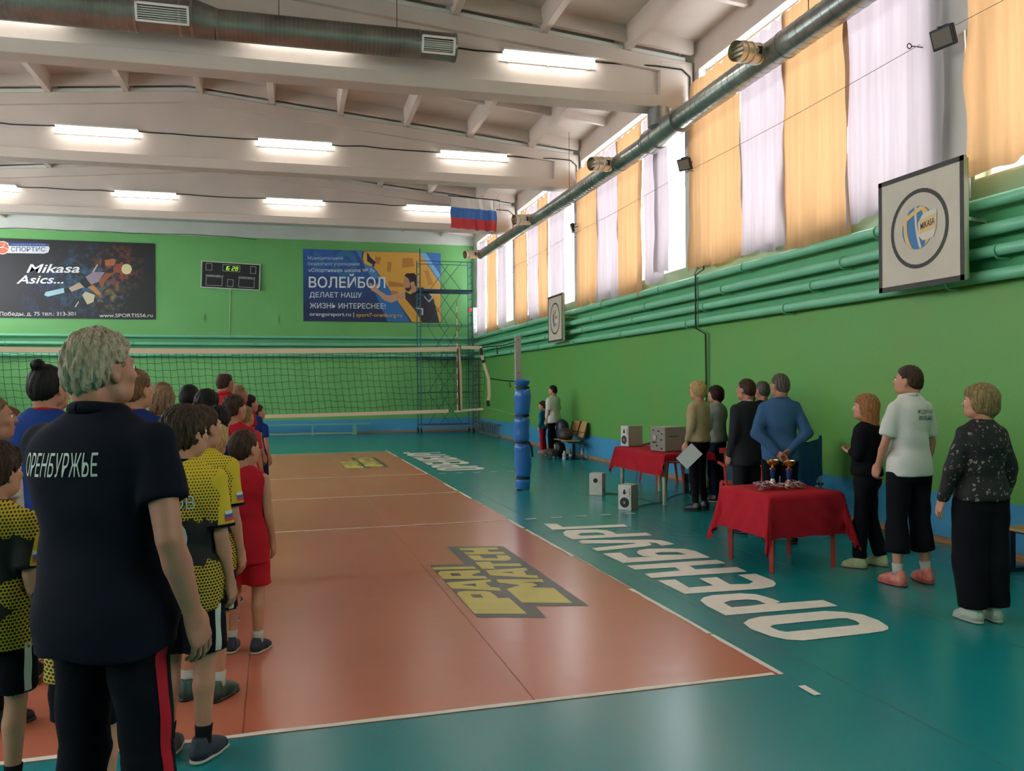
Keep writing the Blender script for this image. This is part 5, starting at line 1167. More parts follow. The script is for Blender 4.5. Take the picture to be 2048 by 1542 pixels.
def head(h, child=False, fem=False, hs=1., jowl=0.):
    """origin = top of the neck; faces +Y"""
    g = SDF((-.12, -.135, -.13), (.12, .16, .245), h)
    g.cap((0, -.035, -.12), (0, -.018, .03), .052 if not fem else .046, .05 if not fem else .044, .02)
    g.ell((0, -.012, .128), (.076, .095, .092), .03); g.ell((0, .02, .075), (.066, .078, .085), .03); g.ell((0, .045, .035), (.05, .05, .045), .03)
    g.ell((0, .072, .012), (.024, .022, .018), .02); g.ell((0, .03, .02), (.056+jowl*.01, .045, .03+jowl*.006), .025)
    g.cap((0, -.07, .06), (0, -.045, -.03), .04, .045, .03)
    if jowl: g.ell((0, -.055, .02), (.055, .03, .04), .03)
    g.cap((-.035, .082, .128), (.035, .082, .128), .012, .012, .015)                           # brow
    for sx_ in (-1, 1):
        g.ell((sx_*.031, .098, .108), (.018, .016, .012), .012, 's'); g.ell((sx_*.031, .084, .107), (.0125, .0125, .0125), .003)
        g.ell((sx_*.043, .07, .078), (.02, .02, .018), .02)
        g.ell((sx_*.079, -.004, .092), (.009, .02, .031), .008, R=rot3(sx_*-.35, .15)); g.ell((sx_*.089, .004, .094), (.006, .011, .019), .004, 's', R=rot3(sx_*-.35, .15)); g.ell((sx_*.077, .002, .066), (.007, .010, .012), .006)
    g.cap((0, .092, .125), (0, .112, .083), .008, .012, .012); g.ell((0, .113, .078), (.014, .012, .009), .008)
    g.cap((-.017, .095, .05), (.017, .095, .05), .0075, .0075, .006); g.cap((-.015, .093, .040), (.015, .093, .040), .008, .008, .005)
    g.cap((-.02, .104, .0455), (.02, .104, .0455), .0022, .0022, .002, 's')
    V, F = g.net(); return V*hs, F
def hairdo(style, h, seed=0, hs=1.):
    g = SDF((-.15, -.17, -.30), (.15, .15, .29), h)
    c = (0, -.014, .132); e = dict(buzz=.004, short=.012, mop=.021, bob=.026, long=.022, bald=.007, bun=.014, crop=.016, messy=.016).get(style, .012)
    g.ell(c, (.078+e, .097+e, .094+e), .01)
    if style in ('bob', 'long'):
        lo = dict(bob=.03, long=-.17)[style]
        g.loft([lo, lo+.04, .06, .12, .17], [.070, .086, .092, .094, .08], [.06, .08, .092, .098, .09], cy=[-.05, -.05, -.035, -.02, -.016], k=.03)
        if style == 'bob': g.cap((0, -.08, .06), (0, -.065, .005), .052, .036, .03)
        g.cap((-.05, .055, .185), (.05, .055, .185), .026, .026, .03)
        yb = ([-.3, .0, .05, .13, .142, .155], [-.0, .012, .03, .042, .06, .3]); zb = ([-.2, .2], [-.4, -.4])
        ear = None
    elif style == 'mop':
        g.ell((0, -.02, .10), (.086, .10, .088), .02); g.cap((0, -.075, .06), (0, -.062, .03), .050, .038, .02); g.cap((-.05, .062, .178), (.05, .062, .178), .026, .026, .02)
        yb = ([0, .08, .12, .138, .15], [.01, .03, .045, .06, .3]); zb = ([-.14, -.05, -.02, 0, .03, .12], [.012, .022, .055, .062, .095, .13]); ear = .022
    else:
        g.ell((0, -.04, .085), (.070+e*.7, .070+e*.9, .075), .03); g.cap((0, -.068, .05), (0, -.058, .02), .041+e*.3, .033, .02)
        if style == 'bald': g.ell((0, .0, .245), (.062, .085, .06), .01, 's')
        if style == 'bun': g.ell((0, -.075, .235), (.038, .04, .035), .012)
        yb = ([0, .08, .12, .15, .172, .182], [.0, .012, .028, .052, .074, .3]); zb = ([-.14, -.06, -.03, 0, .12], [.018, .03, .058, .085, .09]); ear = .03
    X, Y, Z = np.meshgrid(*g.ax, indexing='ij', sparse=True)
    kk = .012
    for bd in ((Y-np.interp(Z, *yb))*.7+0*X, (np.interp(Y, *zb)-Z)*.7+0*X):
        hq = np.clip(.5+.5*(g.f-bd)/kk, 0, 1); g.f = (bd*(1-hq)+g.f*hq+kk*hq*(1-hq)).astype(np.float32)
    if ear: g.f = np.maximum(g.f, -(np.sqrt((np.abs(X)-.088)**2*1.2+(Y-.006)**2+(Z-.09)**2*.7)-ear).astype(np.float32))
    X, Y, Z = np.meshgrid(*g.ax, indexing='ij', sparse=True); th = np.arctan2(X, -(Y+.01)); ph = np.arctan2(np.sqrt(X**2+Y**2), Z-.1)
    amp = dict(mop=.0035, bob=.0016, long=.002, messy=.004, crop=.004, short=.002, bun=.002).get(style, .0012)
    g.f = g.f+(amp*(np.sin(19*th+5*ph+seed)+.7*np.sin(37*th-9*ph+2*seed)+.5*np.sin(9*ph+6*th+seed)+.5*np.sin(61*th+21*ph))).astype(np.float32)
    V, F = g.net(); return V*hs, F

def P_(side, a, b, c=0.): return None
def person(name_label, loc, rot, H=1.75, d=6., yaw=0., pitch=.05, hair='short', hairc='brown', skin=None, top='tee', topm=None, bot='shorts', botm=None, shoem=None, solem=None, sockm=None,
           arms=None, wide=1., belly=0., fem=False, stance=.11, shirt_hem=.84, sleeve=None, loose=.02, legs=None, collar=None, jowl=0., curl=.55, hsc=None, lean=0., seed=0, legw=None, group=None, hairlen=0, shoulder_drop=0., handfwd=None, grip=(0, 0)):
    habs = (.80+.25*H/1.76)*.95*(hsc or 1.); sc = (H-.238*habs)/1.515; hs = habs/sc; h0 = max(.0085, min(.024, d*.0022)); hh = max(.0045, min(.014, d*.0013))
    skin = skin or SKIN
    t = thing('person', name_label, 'person', loc, math.radians(rot), group)
    sw = .165*wide*(.9 if fem else 1); hipw = .165*(1.04 if fem else 1)*(.5+.5*wide)
    S = {sd: np.array([sd*(sw+.012), -.012, 1.388-shoulder_drop]) for sd in (-1, 1)}
    arms = arms or {}
    A = {}
    for sd in (-1, 1):
        e, w = arms.get(sd, ((.208, -.025, 1.12), (.212, .05, .88)))
        A[sd] = (np.array([sd*e[0]*(1 if abs(e[0]) < .1 else (.6+.4*wide)), e[1], e[2]]), np.array([sd*w[0]*(1 if abs(w[0]) < .1 else (.6+.4*wide)), w[1], w[2]]))
    st = stance; LG = {sd: (np.array([sd*.088, 0, .90]), np.array([sd*(.088+st)/2, .012, .49]), np.array([sd*st, -.025, .085])) for sd in (-1, 1)}
    if legs:
        for sd in legs: LG[sd] = tuple(np.array(q, float) for q in legs[sd])
    zs = [.80, .86, .93, 1.0, 1.08, 1.2, 1.32, 1.40, 1.445, 1.475]
    ws = [hipw*.85, hipw, hipw*1.0, hipw*.92, .14*wide, .152*wide, .17*wide, .168*wide, .12*wide, .07]
    ds = [.09, .11, .113, .10+.02*belly, .095+.05*belly, .108+.04*belly, .115+.01*belly, .10, .08, .055]
    cy = [-.01, -.012, -.01, .0+.01*belly, .005+.03*belly, .0+.02*belly, -.008, -.012, -.016, -.018]
    hdT = np.array([0, .012+lean, 1.515])               # top of the neck
    # body -----------------------------------------------------------
    g = SDF((-.46, -.36, 0), (.46, .4, 1.56), h0)
    shr = .012 if h0 < .016 else .018
    g.loft(zs, [x-shr for x in ws], [x-shr for x in ds], cy=cy, k=.03); g.cap(S[-1]-[0, 0, .01], S[1]-[0, 0, .01], .040, .040, .03)
    for sd in (-1, 1): g.cap((sd*.035, -.022, 1.455), S[sd]-[sd*.02, 0, 0], .04, .036, .03)
    g.cap((0, -.02, 1.43), hdT+[0, -.022, -.03], .058 if not fem else .05, .05 if not fem else .044, .03)
    aw = (.92 if fem else 1.)*(.75+.25*wide)
    for sd in (-1, 1):
        E, Wp = A[sd]; g.cap(S[sd], E, .044*aw, .036*aw, .02); g.cap(E, E+(Wp-E)*.35, .0355*aw, .0385*aw, .004); g.cap(E+(Wp-E)*.3, Wp, .038*aw, .025*aw, .005)
        hp, kn, an = LG[sd]; lw = (legw or (1. if bot in ('shorts', 'capri') else .84))
        g.cap(hp, kn, .080*lw, .052*lw, .02); g.cap(kn, kn+(an-kn)*.32+[0, -.012, 0], .050*lw, .053*lw, .006); g.cap(kn+(an-kn)*.28+[0, -.012, 0], an, .053*lw, .031*lw, .008); g.ell(an+[0, .0, -.03], (.03, .045, .04), .02)
    B = g.net(); B = (B[0]*sc, B[1])
    hv, hf = head(hh, fem=fem, hs=hs*sc, jowl=jowl); R = rot3(math.radians(yaw), pitch); hv = hv@R.T+hdT*sc
    parts = [B, (hv, hf)]
    for sd in (-1, 1):
        E, Wp = A[sd]; fw = (handfwd or {}).get(sd, (0, 1, .1)); parts.append(hand(sd, Wp*sc, Wp-E, fw, max(.0038, min(.010, d*.0011)), curl, grip[0 if sd < 0 else 1], sc*(.95 if fem else 1.02)))
    V, F = join_parts(parts); nmesh('body', V, F, skin, t, relax=1)
    if d < 30:
        def hp_(q): return tuple(np.array(q)*hs*sc@R.T+hdT*sc)
        for sx_ in (-1, 1):
            a = MB(); c_ = np.array(hp_((sx_*.031, .0845, .107))); bm_ = [(c_+np.array([math.sin(th_)*math.cos(ph_), math.cos(th_), math.sin(th_)*math.sin(ph_)])*.0128*hs*sc) for th_ in np.linspace(.01, 3.13, 7) for ph_ in np.linspace(0, 2*PI, 11)[:-1]]
            a.add(bm_, [(i*10+j, i*10+(j+1) % 10, (i+1)*10+(j+1) % 10, (i+1)*10+j) for i in range(6) for j in range(10)]); ey = a.build('eye', EYEW, t, smooth=True, local=True)
            a = MB(); p0_, p1_ = hp_((sx_*.031, .0955, .107)), hp_((sx_*.031, .0985, .107)); a.cyl(p0_, p1_, .0058*sc, n=8); a.build('iris', EYEI, ey, local=True)
            a = MB(); a.tube([hp_((sx_*.014, .097, .124)), hp_((sx_*.032, .096, .128)), hp_((sx_*.048, .082, .122))], [.0025*sc, .0035*sc, .002*sc], 6); a.build('eyebrow', HAIR.get(hairc, BLACK), t, local=True)
        a = MB(); a.tube([hp_((-.021, .095, .046)), hp_((-.008, .1025, .048)), hp_((.008, .1025, .048)), hp_((.021, .095, .046))], [.003*sc, .0052*sc, .0052*sc, .003*sc], 6); a.build('lips', LIPS, t, smooth=True, local=True)
    # hair -----------------------------------------------------------
    if hair:
        v, f = hairdo(hair, max(.0055, min(.014, d*.0013)), seed, hs*sc*1.005); v = v@R.T+hdT*sc; nmesh('hair', v, f, HAIR[hairc], t, relax=1)
    # trousers / shorts ----------------------------------------------
    L_ = .016
    g = SDF((-.4, -.3, .0), (.4, .36, 1.06), h0); botw = dict(shorts=.104, pants=.088, wide=.12, slim=.078, jeans=.084, suit=.096, capri=.098).get(bot, .09)
    g.loft([.80, .86, .93, 1.0, 1.04], [hipw+L_, hipw+L_, hipw+L_*.8, hipw*.95+L_*.6, hipw*.9+L_*.6], [.105, .128, .128, .115+.02*belly, .11+.02*belly], cy=[-.01, -.012, -.01, 0, 0], k=.02)
    ends = dict(shorts=.56, capri=.28).get(bot, .06)
    for sd in (-1, 1):
        hp, kn, an = LG[sd]
        g.cap(hp+[0, 0, -.02], kn+(hp-kn)*.12 if bot == 'shorts' else kn, botw, botw*(1.0 if bot in ('shorts', 'wide') else .80), .03, flat=(bot == 'shorts'))
        if bot != 'shorts':
            e = an if bot != 'capri' else kn+(an-kn)*.62
            rk = botw*(1. if bot in ('wide',) else .80); ra = dict(wide=.10, slim=.045, jeans=.062, suit=.088, capri=.092).get(bot, .066)
            g.cap(kn, e+(kn-e)*.05, rk, ra, .012, sq=1.08, flat=True)
    g.wrinkle(.0035 if bot != 'slim' else .002, 14, 22, 19, seed); g.cut((0, 0, 1), shirt_hem+.035)
    V, F = g.net(); V *= sc; nmesh({'shorts': 'shorts', 'jeans': 'jeans'}.get(bot, 'trousers'), V, F, botm, t, relax=2)
    # top ------------------------------------------------------------
    g = SDF((-.47, -.37, shirt_hem-.06), (.47, .42, 1.56), h0); e = loose
    z2 = [shirt_hem, .92, 1.0, 1.08, 1.2, 1.32, 1.40, 1.445, 1.49]; z2[1] = max(z2[1], shirt_hem+.02); z2 = sorted(z2)
    wi = [np.interp(z, zs, ws) for z in z2]; di = [np.interp(z, zs, ds) for z in z2]; ci = [np.interp(z, zs, cy) for z in z2]
    boxy = .6 if loose > .015 else .2; mx_ = max(wi[3:6])
    wi = [max(w+(mx_-w)*boxy if z < 1.2 and mx_ > w else w, hipw+.0 if z < 1.04 else 0)+e+(.004 if z < 1.04 else 0) for w, z in zip(wi, z2)]; di = [max(d_+(.112-d_)*boxy if z < 1.2 and d_ < .112 else d_, .122+.02*belly if z < 1.06 else 0)+e for d_, z in zip(di, z2)]
    wi[-1] = .066; di[-1] = .058; g.loft(z2, wi, di, cy=ci, k=.03)
    g.cap(S[-1], S[1], .046, .046, .03)
    for sd in (-1, 1): g.cap((sd*.045, -.022, 1.455), S[sd]-[sd*.02, 0, 0], .042+e*.2, .042+e*.2, .03)
    slv = sleeve if sleeve is not None else dict(tee=.62, polo=.62, long=2., suit=2., tank=0.).get(top, .6)
    for sd in (-1, 1):
        E, Wp = A[sd]; rr = .053*aw+e*.35
        if slv <= 0: continue
        if slv < 1: en = S[sd]+(E-S[sd])*slv; g.cap(S[sd], en, rr, rr*1.06, .025); g.cap(S[sd]+(E-S[sd])*.3, en+(E-S[sd])*.04, rr*.98, rr*1.12, .008, flat=True)
        else:
            rl = .052*aw+e*.45; g.cap(S[sd], E, rr, rl, .025); g.cap(E, E+(Wp-E)*(.93 if slv >= 2 else slv-1), rl, (.037 if top != 'suit' else .043)+e*.2, .005)
            if slv < 2: pass
    nr = .062 if not fem else .058
    if top == 'suit': g.cap((0, .02, 1.47), (0, .03, 1.62), .06, .075, .01, 's')
    else: g.cap((0, -.004, 1.482), (0, .02, 1.62), nr, nr+.01, .008, 's')
    if top == 'tank': 
        for sd in (-1, 1): g.cap(S[sd]+[sd*.035, 0, .06], S[sd]+[sd*.03, 0, -.13], .045, .05, .01, 's')
    g.wrinkle(.0042 if top != 'suit' else .0028, 9, 17, 21, seed+1); X, Y, Z = np.meshgrid(*g.ax, indexing='ij', sparse=True)
    if slv < 1 and slv > 0:
        for sd in (-1, 1):
            E, Wp = A[sd]; en = S[sd]+(E-S[sd])*(slv+.045); dv = (E-S[sd])/np.linalg.norm(E-S[sd]); m = (dv[0]*(X-en[0])+dv[1]*(Y-en[1])+dv[2]*(Z-en[2]))
            near = (np.abs(X-en[0]) < .13) & (Z < S[sd][2]+.05) & (X*sd > sw*.98+.02) & (m < .12); g.f = np.where(near, np.maximum(g.f, m), g.f).astype(np.float32)
    hemz = shirt_hem+.008*np.sin(X*17+seed)+.006*np.sin(Y*23)
    rad = np.sqrt(X**2+Y**2); g.f = np.where(np.abs(X) < (mx_+e+.03), np.maximum(g.f, hemz-Z), g.f).astype(np.float32)
    V, F = g.net(); V *= sc
    nm = dict(tee='t_shirt', polo='polo_shirt', long='sweater', suit='jacket', tank='sleeveless_jersey').get(top, 'shirt')
    shirt = nmesh(nm, V, F, topm, t, relax=2)
    if collar is not None or top == 'polo':
        a = MB(); ring_ = []
        for k in range(25):
            an_ = 2*PI*k/24; ring_.append(((nr+.004)*math.sin(an_)*sc, (-.006-(nr+.004)*math.cos(an_)*1.02)*sc, (1.484+.010*math.cos(an_)+(.004 if top == 'polo' else 0))*sc))
        a.tube(ring_, .010*sc if top != 'polo' else .019*sc, 8, cap=False); a.build('collar', collar or topm, t, smooth=True, local=True)
    # shoes ----------------------------------------------------------
    for sd in (-1, 1):
        hp, kn, an = LG[sd]; to = sd*.18; g = SDF((-.075, -.12, 0), (.075, .21, .16), max(.006, min(.013, d*.0013)))
        g.cap((0, -.035, .045), (0, .05, .04), .042, .043, .03, sq=1.1); g.cap((0, .05, .035), (0, .125, .028), .043, .035, .03, sq=1.1); g.cap((0, -.035, .05), (0, -.03, .10), .042, .040, .03, sq=1.1); g.cap((0, .02, .07), (0, .09, .045), .03, .03, .03)
        g.cut((0, 0, -1), -.012); g.cut((0, 0, 1), .125); V, F = g.net(); Rm = rot3(-to); off = np.array([an[0], an[1]+.01, an[2]-.085]); V = V@Rm.T+off
        shoe = nmesh('shoe', V*sc, F, shoem or BLACK, t, relax=1)
        g = SDF((-.08, -.13, 0), (.08, .22, .04), .009); g.cap((0, -.038, .0), (0, .05, .0), .047, .047, .01, sq=1.15); g.cap((0, .05, .0), (0, .13, .0), .047, .040, .02, sq=1.1); g.cut((0, 0, 1), .024); g.cut((0, 0, -1), -.002)
        V, F = g.net(); V = V@Rm.T+off; nmesh('sole', V*sc, F, solem or BLACK, shoe, relax=1)
        if sockm:
            a = MB(); top_ = an+(kn-an)*.22; a.tube([tuple(an*sc), tuple((an+(kn-an)*.1)*sc), tuple(top_*sc)], [.040*sc, .039*sc, .043*sc], 12); a.build('sock', sockm, t, smooth=True, local=True)
    return t, shirt, sc
from mathutils.bvhtree import BVHTree
def onback(t, surf, s, x, z, size, mat, width=None, bold=0., shear=0., name='lettering', side=-1, height_scale=1., eps=.003):
    """lettering laid on the back of a garment; x,z local metres of its left baseline seen from behind"""
    me = surf.data; bv = BVHTree.FromPolygons([v.co for v in me.vertices], [p.vertices for p in me.polygons])
    v, fc = text_poly(s, size, bold, shear, 1., .012); v = v.copy(); v[:, 0] -= v[:, 0].min()
    if width: v[:, 0] *= width/v[:, 0].max()
    P = []
    for a, b in v:
        X = x+a; Z = z+b*height_scale; h_ = bv.ray_cast(Vector((X, -.6, Z)), Vector((0, 1, 0)))
        P.append((X, (h_[0].y if h_[0] is not None else -.1)-eps, Z))
    return mesh(name, P, fc, mat, surf)
def island(fc):
    par = {}
    def fd(a):
        while par.setdefault(a, a) != a: a = par[a]
        return a
    for f in fc:
        for i in f[1:]: par[fd(i)] = fd(f[0])
    cnt = {}
    for f in fc: cnt[fd(f[0])] = cnt.get(fd(f[0]), 0)+1
    if not cnt: return fc
    b = max(cnt, key=cnt.get); return [f for f in fc if fd(f[0]) == b]
def patch(surf, poly, mat, name, origin, dirv, eps=.003, n=.012):
    me = surf.data; bv = BVHTree.FromPolygons([v.co for v in me.vertices], [p.vertices for p in me.polygons])
    bm = bmesh.new(); vs = [bm.verts.new((a, b, 0)) for a, b in poly]; bm.faces.new(vs); bmesh.ops.triangulate(bm, faces=bm.faces)
    for _ in range(4):
        es = [e for e in bm.edges if e.calc_length() > n]
        if not es: break
        bmesh.ops.subdivide_edges(bm, edges=es, cuts=1); bmesh.ops.triangulate(bm, faces=bm.faces)
    bm.verts.ensure_lookup_table(); D = Vector(dirv).normalized(); o_ = Vector(origin); sx_ = D.cross(Vector((0, 0, 1))).normalized(); up = sx_.cross(D)
    P = []
    for v_ in bm.verts:
        q = o_+sx_*v_.co.x+up*v_.co.y; h_ = bv.ray_cast(q-D*.5, D); P.append((h_[0]-D*eps) if h_[0] is not None else None)
    fc = [tuple(v_.index for v_ in f.verts) for f in bm.faces if all(P[v_.index] is not None for v_ in f.verts)]; P = [p if p is not None else (0, 0, 0) for p in P]; fc = island(fc); ua = sorted({i for f in fc for i in f}); mp_ = {i: k for k, i in enumerate(ua)}; P = [P[i] for i in ua]; fc = [tuple(mp_[i] for i in f) for f in fc]; bm.free(); return mesh(name, P, fc, mat, surf)
# ------------------------------------------------------------------ garments
def cloth(name, c, r=.9, bump=.25, bs=160, sheen=0., var=.06): return M(name, c, r, var=var, vscale=7, bump=bump, bscale=bs, sheen=sheen, spec=.12)
NAVYP = cloth('navy_polo_cloth', '10131f'); NAVYT = cloth('navy_trousers', '0c0e16'); BLK = cloth('black_cloth', '0f1014'); BLKT = cloth('black_trousers', '101116'); WHT = cloth('white_cotton', 'c9c7c0')
BEIGE = cloth('beige_knit', 'a38f70', bs=60); GREYK = cloth('grey_knit', '878b87', bs=60, bump=.5, var=.2); BLUEK = cloth('blue_knit', '3a5a80', bs=90); SUIT = cloth('charcoal_suit', '2a2b2f'); SUITT = cloth('charcoal_trousers', '222327'); DENIM = cloth('dark_denim', '1a2233')
REDJ = cloth('red_jersey_cloth', 'b01f2c'); NAVJ = cloth('navy_jersey_cloth', '1c2b63'); BLUJ = cloth('blue_jersey_cloth', '20397a'); REDT = cloth('red_track_trousers', 'a5202c'); TEALS = cloth('teal_sweater', '1f6386'); SOCK = cloth('white_sock', 'b9b4ab'); DKSOCK = cloth('dark_sock', '17181c'); GRYSOCK = cloth('grey_sock', '6d7b78')
SHB = M('black_shoe', '101114', .4, bump=.2, bscale=80); SHN = M('navy_shoe', '1c2536', .6, bump=.3, bscale=120); SOLW = M('pale_sole', 'b9ab98', .5); SHR = M('red_sneaker', 'b23a35', .55, var=.3, vscale=18, col2='d98d7e'); SHY = M('pale_yellow_sneaker', 'b9bf92', .6, var=.2, vscale=15); SHC = M('overshoe_film', 'a6ac9e', .3, bump=.8, bscale=40)
WHL = M('white_lettering', 'b4bab2', .6); BKL = M('black_outline', '0b0b0d', .7)
def jersey(name, base, dark):
    m = M(name, base, .8); N, L, b = nodes(m); tc = N.new('ShaderNodeTexCoord'); sx = N.new('ShaderNodeSeparateXYZ'); L.new(tc.outputs['Object'], sx.inputs[0])
    def mth(op, a, b_=None, c=None):
        q = N.new('ShaderNodeMath'); q.operation = op
        for i, x in enumerate((a, b_, c)):
            if x is None: continue
            if isinstance(x, (int, float)): q.inputs[i].default_value = x
            else: L.new(x, q.inputs[i])
        return q.outputs[0]
    # staggered dots in arc-length-like coordinates
    sc_ = 62.; u = mth('MULTIPLY', mth('ADD', sx.outputs[0], mth('MULTIPLY', sx.outputs[1], .6)), sc_); v = mth('MULTIPLY', sx.outputs[2], sc_*1.15)
    row = mth('FLOOR', v); off = mth('MULTIPLY', mth('MODULO', row, 2.), .5); fu = mth('SUBTRACT', mth('FRACT', mth('ADD', u, off)), .5); fv = mth('SUBTRACT', mth('FRACT', v), .5)
    dd = mth('SQRT', mth('ADD', mth('MULTIPLY', fu, fu), mth('MULTIPLY', fv, fv)))
    nz = N.new('ShaderNodeTexNoise'); nz.inputs['Scale'].default_value = 9; nz.inputs['Detail'].default_value = 4; L.new(tc.outputs['Object'], nz.inputs[0])
    big = N.new('ShaderNodeTexNoise'); big.inputs['Scale'].default_value = 3.2; L.new(tc.outputs['Object'], big.inputs[0])
    zn = mth('MULTIPLY_ADD', mth('SUBTRACT', nz.outputs[0], .5), .16, sx.outputs[2])
    rise = N.new('ShaderNodeMapRange'); rise.inputs[1].default_value = 1.42; rise.inputs[2].default_value = 1.1; rise.inputs[3].default_value = .17; rise.inputs[4].default_value = .40; L.new(sx.outputs[2], rise.inputs[0])
    dot = mth('LESS_THAN', dd, mth('MULTIPLY', rise.outputs[0], mth('GREATER_THAN', big.outputs[0], .36)))
    side = mth('ABSOLUTE', sx.outputs[0]); slv = mth('GREATER_THAN', side, .205); dot = mth('MULTIPLY', dot, mth('SUBTRACT', 1., slv))
    mid = mth('MULTIPLY', mth('LESS_THAN', zn, 1.13), mth('GREATER_THAN', zn, .93)); mid = mth('MULTIPLY', mid, mth('SUBTRACT', 1., slv))
    bx_ = mth('ADD', sx.outputs[0], -.09); bz_ = mth('ADD', zn, -.82); blot = mth('LESS_THAN', mth('ADD', mth('MULTIPLY', mth('ABSOLUTE', bx_), 1.), mth('MULTIPLY', mth('ABSOLUTE', bz_), .9)), .055)
    msk = mth('MAXIMUM', mth('MAXIMUM', dot, mid), blot)
    mx = N.new('ShaderNodeMix'); mx.data_type = 'RGBA'; mx.inputs[6].default_value = lin(base); mx.inputs[7].default_value = lin(dark); L.new(msk, mx.inputs[0]); L.new(mx.outputs[2], b.inputs['Base Color'])
    return m
YJ = jersey('yellow_dotted_jersey', 'c4a51c', '0c0c0e')
FLOR = M('floral_blouse', '0d0d10', .8); N, L, b = nodes(FLOR); tc = N.new('ShaderNodeTexCoord')
v1 = N.new('ShaderNodeTexVoronoi'); v1.inputs['Scale'].default_value = 24; L.new(tc.outputs['Object'], v1.inputs[0]); n1 = N.new('ShaderNodeTexNoise'); n1.inputs['Scale'].default_value = 55; n1.inputs['Detail'].default_value = 3; L.new(tc.outputs['Object'], n1.inputs[0])
m1 = N.new('ShaderNodeMath'); m1.operation = 'LESS_THAN'; m1.inputs[1].default_value = .34; L.new(v1.outputs[0], m1.inputs[0]); m2 = N.new('ShaderNodeMath'); m2.operation = 'GREATER_THAN'; m2.inputs[1].default_value = .54; L.new(n1.outputs[0], m2.inputs[0])
m3 = N.new('ShaderNodeMath'); m3.operation = 'MULTIPLY'; L.new(m1.outputs[0], m3.inputs[0]); L.new(m2.outputs[0], m3.inputs[1]); mx = N.new('ShaderNodeMix'); mx.data_type = 'RGBA'; mx.inputs[6].default_value = lin('0d0d10'); mx.inputs[7].default_value = lin('80776f'); L.new(m3.outputs[0], mx.inputs[0]); L.new(mx.outputs[2], b.inputs['Base Color'])
def redblue(name, a, c, x0):
    m = M(name, a, .8); N, L, b = nodes(m); tc = N.new('ShaderNodeTexCoord'); sx = N.new('ShaderNodeSeparateXYZ'); L.new(tc.outputs['Object'], sx.inputs[0])
    m1 = N.new('ShaderNodeMath'); m1.operation = 'LESS_THAN'; m1.inputs[1].default_value = x0; L.new(sx.outputs[0], m1.inputs[0]); mx = N.new('ShaderNodeMix'); mx.data_type = 'RGBA'; mx.inputs[6].default_value = lin(a); mx.inputs[7].default_value = lin(c); L.new(m1.outputs[0], mx.inputs[0]); L.new(mx.outputs[2], b.inputs['Base Color']); return m
RB = redblue('red_navy_jersey', 'b5222e', '1d2c66', .02)
# ------------------------------------------------------------------ foreground man
t, sh, sc = person('tall grey haired man in a dark navy polo seen from behind, nearest of all', (-3.405, -1.44, 0), -33, 1.94, 2.7, yaw=-14, hsc=.97, pitch=.02, hair='messy', hairc='grey', skin=SKIN2, top='polo', topm=NAVYP, bot='pants', botm=NAVYT,
    wide=1.12, belly=.9, jowl=1.4, loose=.024, shoem=SHB, solem=BLACK, stance=.15, shirt_hem=.80, sleeve=.56, curl=.5, seed=2,
    arms={1: ((.262, -.055, 1.13), (.262, .03, .90)), -1: ((.205, .05, 1.13), (.16, .20, .98))})
t.rotation_mode = 'QUATERNION'; t.rotation_quaternion = (Matrix.Rotation(-.027, 4, 'Y') @ Matrix.Rotation(math.radians(-33), 4, 'Z')).to_quaternion()
onback(t, sh, 'ОРЕНБУРЖЬЕ', -.165, 1.475, .105, WHL, width=.29, bold=0, height_scale=.95)
trs = [c for c in t.children if c.name.startswith('trousers')][0]
for z0 in (.72, .44, .16): patch(trs, [(-.022, -.16), (.022, -.16), (.022, .155), (-.022, .155)], REDT, 'side_stripe', (.1, .01, z0*sc), (-1, .05, 0), n=.03)
# ------------------------------------------------------------------ boys in yellow
def yellow(label, loc, rot, H, d, **k):
    a = dict(hair='mop', hairc='brown', topm=YJ, bot='shorts', botm=BLKT, loose=.03, shoem=SHN, solem=SOLW, sockm=DKSOCK, wide=.93, shirt_hem=.76, sleeve=.8, collar=BLK, stance=.10); a.update(k)
    t, sh, sc = person(label, loc, rot, H, d, **a)
    en = np.array([.245, -.02, 1.21])*sc
    def stripe(z0, z1, c, nm): patch(sh, [(-.028, z0), (.028, z0), (.028, z1), (-.028, z1)], px(c), nm, (en[0]+.0, en[1]-.0, en[2]), (-.75, .66, 0), eps=.004)
    stripe(.018, .034, 'c9c9c9', 'sleeve_patch'); stripe(.002, .018, '2b4a8f', 'sleeve_patch'); stripe(-.014, .002, 'b3262c', 'sleeve_patch')
    for sd in (-1, 1):
        S_ = np.array([sd*(.165*.93+.012), -.012, 1.388]); E_2 = np.array([sd*.208*(.6+.4*.93), -.025, 1.12]); dv_ = (E_2-S_); a = MB(); a.tube([tuple((S_+dv_*.80)*sc), tuple((S_+dv_*.855)*sc)], [.0715*sc, .0735*sc], 18); a.build('cuff', BLK, t, smooth=True, local=True)
    # white side stripe on the shorts
    trs = [c for c in t.children if c.name.startswith('shorts')][0]
    patch(trs, [(-.016, -.12), (.016, -.12), (.016, .14), (-.016, .14)], WHL, 'side_stripe', (.1, -.0, .68*sc), (-.93, .37, 0), n=.03)
    return t, sh, sc
t, sh, sc = yellow('brown haired boy in yellow dotted jersey directly right of the tall grey haired man', (-3.335, -.21, 0), -24, 1.66, 3.95, yaw=-18, seed=3)
for nm, m_, dd_, bo in (('name_outline', BKL, .003, .007), ('name_letters', WHL, .005, .001)): onback(t, sh, 'НОВ', -.03, 1.19, .085, m_, width=.145, bold=bo, name=nm, eps=dd_)
for nm, m_, dd_, bo in (('number_outline', WHL, .003, .008), ('number', BLK, .005, .0)): onback(t, sh, '0', -.015, .99, .2, m_, width=.09 if m_ is WHL else .07, bold=bo, name=nm, eps=dd_)
